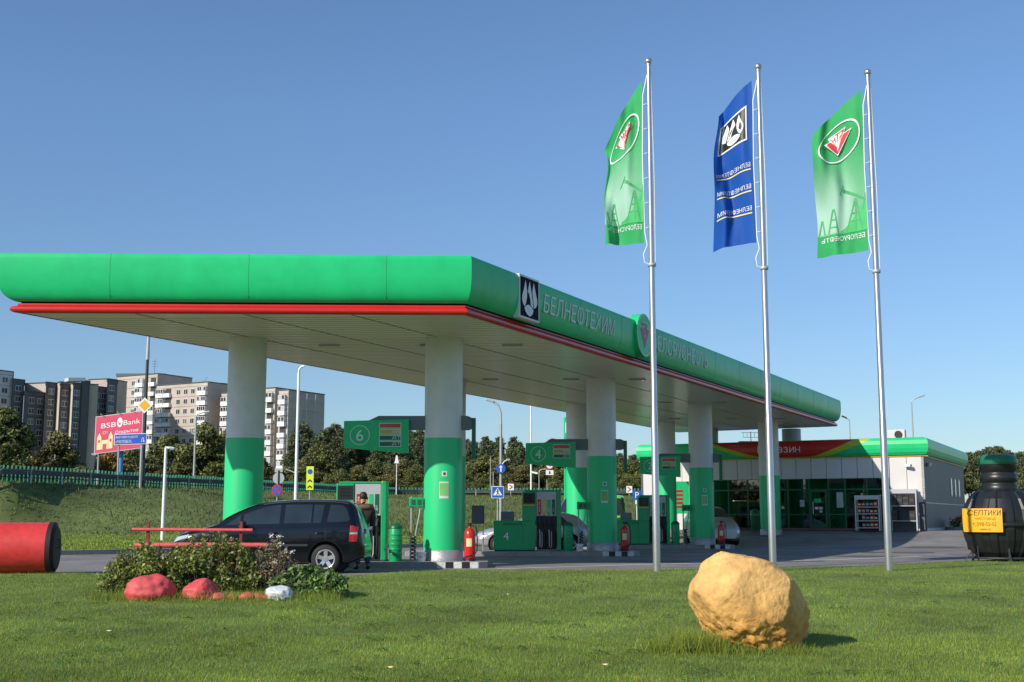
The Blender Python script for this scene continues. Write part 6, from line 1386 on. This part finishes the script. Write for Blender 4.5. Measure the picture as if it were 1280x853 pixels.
# ------------------------------------------------------------------ flats far behind
FLH = 2.62
class Flats:
    def __init__(s, name, label, loc): s.t = thing(name, label, 'apartment block', loc); s.w = []; s.bc = 0
    def section(s, px0, px1, ptop, Y0, ang, depth, m, cols=(), balc=(), ybot=0.5, parapet=True, nf=9, off=.9, Y1=None):
        """facade starts at pixel px0 at depth Y0 and runs in direction ang until its end lies on px1"""
        u0, u1 = (px0 - CX) / FE, (px1 - CX) / FE; c_, s_ = math.cos(ang), math.sin(ang); L = (u1 - u0) * Y0 / (c_ - u1 * s_)
        A = Vector((u0 * Y0, Y0, 0)); d = Vector((c_, s_, 0)); n = Vector((s_, -c_, 0)); zt = zat(ptop, Y0); B = A + d * L
        bk = lambda v: (v - n * depth) if ang < R(40) else Vector((v.x * (1 + depth / v.y), v.y + depth, 0))
        vs = [A, B, bk(B), bk(A)]; q = MB(); lo = [Vector((v.x, v.y, ybot)) for v in vs]; hi = [Vector((v.x, v.y, zt)) for v in vs]
        q.add(lo + hi, [(0, 1, 5, 4), (1, 2, 6, 5), (2, 3, 7, 6), (3, 0, 4, 7), (4, 5, 6, 7)]); wl = q.build('wall', M[m], s.t)
        q = MB()
        for i in range(4): q.bar(hi[i] + Vector((0, 0, .08)), hi[(i + 1) % 4] + Vector((0, 0, .08)), .35, .22)
        q.build('parapet', M['plinth'], s.t)
        q = MB(); nfl = int((zt - ybot - off) / FLH)
        for k in range(nfl + 1): q.bar(A + n * .02 + Vector((0, 0, zt - off - k * FLH)), B + n * .02 + Vector((0, 0, zt - off - k * FLH)), .03, .07)
        for v_ in (A + d * .06, B - d * .06): q.bar(v_ + n * .02 + Vector((0, 0, ybot)), v_ + n * .02 + Vector((0, 0, zt - .3)), .06, .06, up=n)
        if nf: q.build('panel_seams', M['clad_grey'], s.t)
        for k in range(nf):
            zc = zt - off - 1.25 - k * FLH
            if zc < ybot + 4: break
            for f, w_ in cols: s.w.append((A + d * (L * f) + n * .03 + Vector((0, 0, zc)), d, n, w_, 1.45))
            for f, w_ in balc:
                p = A + d * (L * f) + Vector((0, 0, zc)); q = MB(); mx_ = Matrix((d, -n, Z3)).transposed()
                q.box(p + n * .45 - Z3 * .75, (w_, .9, 1.05), mtx=mx_, m=0); bo = q.build('balcony', M['pure'], s.t)
                if random.random() < .8:
                    q = MB(); q.box(p + n * .42 + Z3 * .42, (w_ * .98, .82, 1.15), mtx=mx_, m=0)
                    nb_ = max(2, int(w_ / .75))
                    for j in range(nb_): q.box(p + n * .845 + d * (w_ * .96 * ((j + .5) / nb_ - .5)) + Z3 * .42, (w_ / nb_ * .74, .02, .92), mtx=mx_, m=1 if random.random() < .75 else 2)
                    q.build('glazing', [M['cladding'], M['winglass'], M['lgrey']], bo)
                else:
                    q = MB(); q.box(p + n * .03 + Z3 * .45, (w_ * .9, .05, 1.3), mtx=mx_); q.build('opening', M['dark'], bo)
                s.bc += 1
        return A, B, zt
    def windows(s):
        for p, d, n, w_, h_ in s.w[:100]:
            mx_ = Matrix((d, -n, Z3)).transposed(); q = MB(); q.box(p, (w_, .06, h_), mtx=mx_); f_ = q.build('window', M['cladding'], s.t)
            q = MB()
            for o in (-.25, .25): q.box(p + n * .035 + d * (w_ * o), (w_ * .40, .03, h_ * .82), mtx=mx_, m=0)
            q.build('pane', M['winglass'] if random.random() < .8 else mat('curtained_glass', (.16, .16, .16), .2), f_)
DW = mat('dim_frame', (.3, .3, .3), .7)
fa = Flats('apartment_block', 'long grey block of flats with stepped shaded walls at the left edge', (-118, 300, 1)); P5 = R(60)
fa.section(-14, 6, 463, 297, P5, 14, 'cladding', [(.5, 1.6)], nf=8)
fa.section(6, 21, 474, 300, P5, 12, 'conc_shade', [(.5, 1.7)], nf=8)
fa.section(21.5, 49, 489, 300, P5, 12, 'conc_shade', [(.35, 1.6), (.75, 1.6)], nf=8)
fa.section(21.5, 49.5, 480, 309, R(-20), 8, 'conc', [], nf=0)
fa.section(48.5, 63, 478, 299, P5, 14, 'conc_shade', [(.5, 1.7)], nf=8)
fa.section(66.5, 79.5, 480, 296, P5, 14, 'conc_shade', [(.5, 1.7)], nf=8)
fa.section(83, 94, 480, 294, P5, 14, 'conc_shade', [(.45, 1.5)], nf=8)
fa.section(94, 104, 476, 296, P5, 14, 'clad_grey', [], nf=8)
fa.section(104, 126.5, 482.5, 302, P5, 14, 'conc_shade', [(.12, 1.2), (.45, 1.2), (.8, 1.3)], nf=8)
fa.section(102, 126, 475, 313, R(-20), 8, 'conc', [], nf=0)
fa.section(126, 139, 474, 305, P5, 16, 'conc_shade', [(.45, 1.7)], nf=8)
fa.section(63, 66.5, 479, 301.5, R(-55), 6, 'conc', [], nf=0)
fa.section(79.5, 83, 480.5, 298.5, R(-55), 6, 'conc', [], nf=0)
q = MB(); a_ = at(83, 475, 293.5); b_ = at(104.5, 475, 296); q.bar(a_, b_, 3, .8); q.build('roof_slab', M['cladding'], fa.t)
fa.windows()
fb_ = Flats('apartment_block', 'sunlit beige block of flats with white balconies and a stepped roofline', (-88, 330, 1)); PL_ = R(-30)
fb_.section(138, 190, 471.5, 342, PL_, 13, 'conc', [(.22, 1.3), (.42, 1.3), (.08, 1.0)], [(.60, 2.9), (.90, 2.2)], nf=8)
fb_.section(189, 254, 482.5, 330, PL_, 12, 'conc', [(.44, 1.3), (.58, 1.3), (.72, 1.3)], [(.10, 2.6), (.24, 2.3), (.92, 3.0)], nf=8)
fb_.section(259, 271.5, 480.5, 331, PL_, 10, 'conc', [], [(.5, 2.6)], nf=8)
fb_.section(271.5, 300, 492, 322, PL_, 10, 'conc', [], [(.25, 2.8), (.7, 2.8)], nf=8)
q = MB(); a_ = at(150, 470, 344); b_ = at(210, 470, 340); q.bar(a_, b_, 4, .9); q.build('lift_house', M['plinth'], fb_.t)
q = MB(); p = at(193, 470, 340); q.cyl(p, p + Z3 * 4.6, .06, n=6)
for k in range(3): q.bar(p + Vector((-.8, 0, 2.6 + k * .7)), p + Vector((.8, 0, 2.6 + k * .7)), .06, .06)
q.build('aerial', M['dark'], fb_.t)
q = MB(); p = at(253, 480, 330); q.bar(p, p + Vector((1.3, 0, 1.8)), .08, .08); q.bar(p, p + Z3 * .9, .08, .08); q.build('aerial', M['dark'], fb_.t)
fb_.windows()
fc = Flats('apartment_block', 'end of the flats with a blank grey side wall right of the left column', (-58, 300, 1))
fc.section(318, 340, 486.5, 300, PL_, 9, 'conc', [], [(.72, 2.2)], nf=8)
fc.section(344, 357, 488.5, 292, R(-30), 13.5, 'conc', [], [(.5, 2.1)], nf=8)
for o in list(fc.t.children): pass
# blank side wall with panel seams
A, B, zt = Vector((xat(357, 288.6), 288.6, 0)), None, zat(489, 288.6)
dd = Vector((math.sin(R(30)), math.cos(R(30)), 0)); nn_ = Vector((dd.y, -dd.x, 0)); q = MB()
for k in range(9): q.bar(A + nn_ * .05 + Vector((0, 0, zt - 1.2 - k * FLH * 1.0)), A + dd * 13.4 + nn_ * .05 + Vector((0, 0, zt - 1.2 - k * FLH)), .03, .12)
for k in range(1, 4): q.bar(A + dd * (3.3 * k) + nn_ * .05 + Vector((0, 0, 1)), A + dd * (3.3 * k) + nn_ * .05 + Vector((0, 0, zt)), .03, .12, up=(1, 0, 0))
q.build('side_seams', M['lgrey'], fc.t)
# fallen leaves on the lawn
for k in range(8):
    y = random.uniform(12.5, 24); x = random.uniform(-.36, .36) * y; z = zl(x, y) + .045; a = random.random() * 6.28; s_ = random.uniform(.022, .036)
    q = MB(); q.add([(x + s_ * math.cos(a + j * 1.05) * (1 if j % 3 else 1.5), y + s_ * math.sin(a + j * 1.05) * (1 if j % 3 else 1.5), z + .012 * (j % 2)) for j in range(6)], [tuple(range(6))])
    o = q.build('fallen_leaf', M['cream'] if k % 4 else mat('brown_leaf', (.35, .2, .05), .7), None, loc=(x, y, z)); tag(o, 'small yellowish fallen leaf lying in the lawn grass', 'leaf', 'fallen leaves on the lawn')
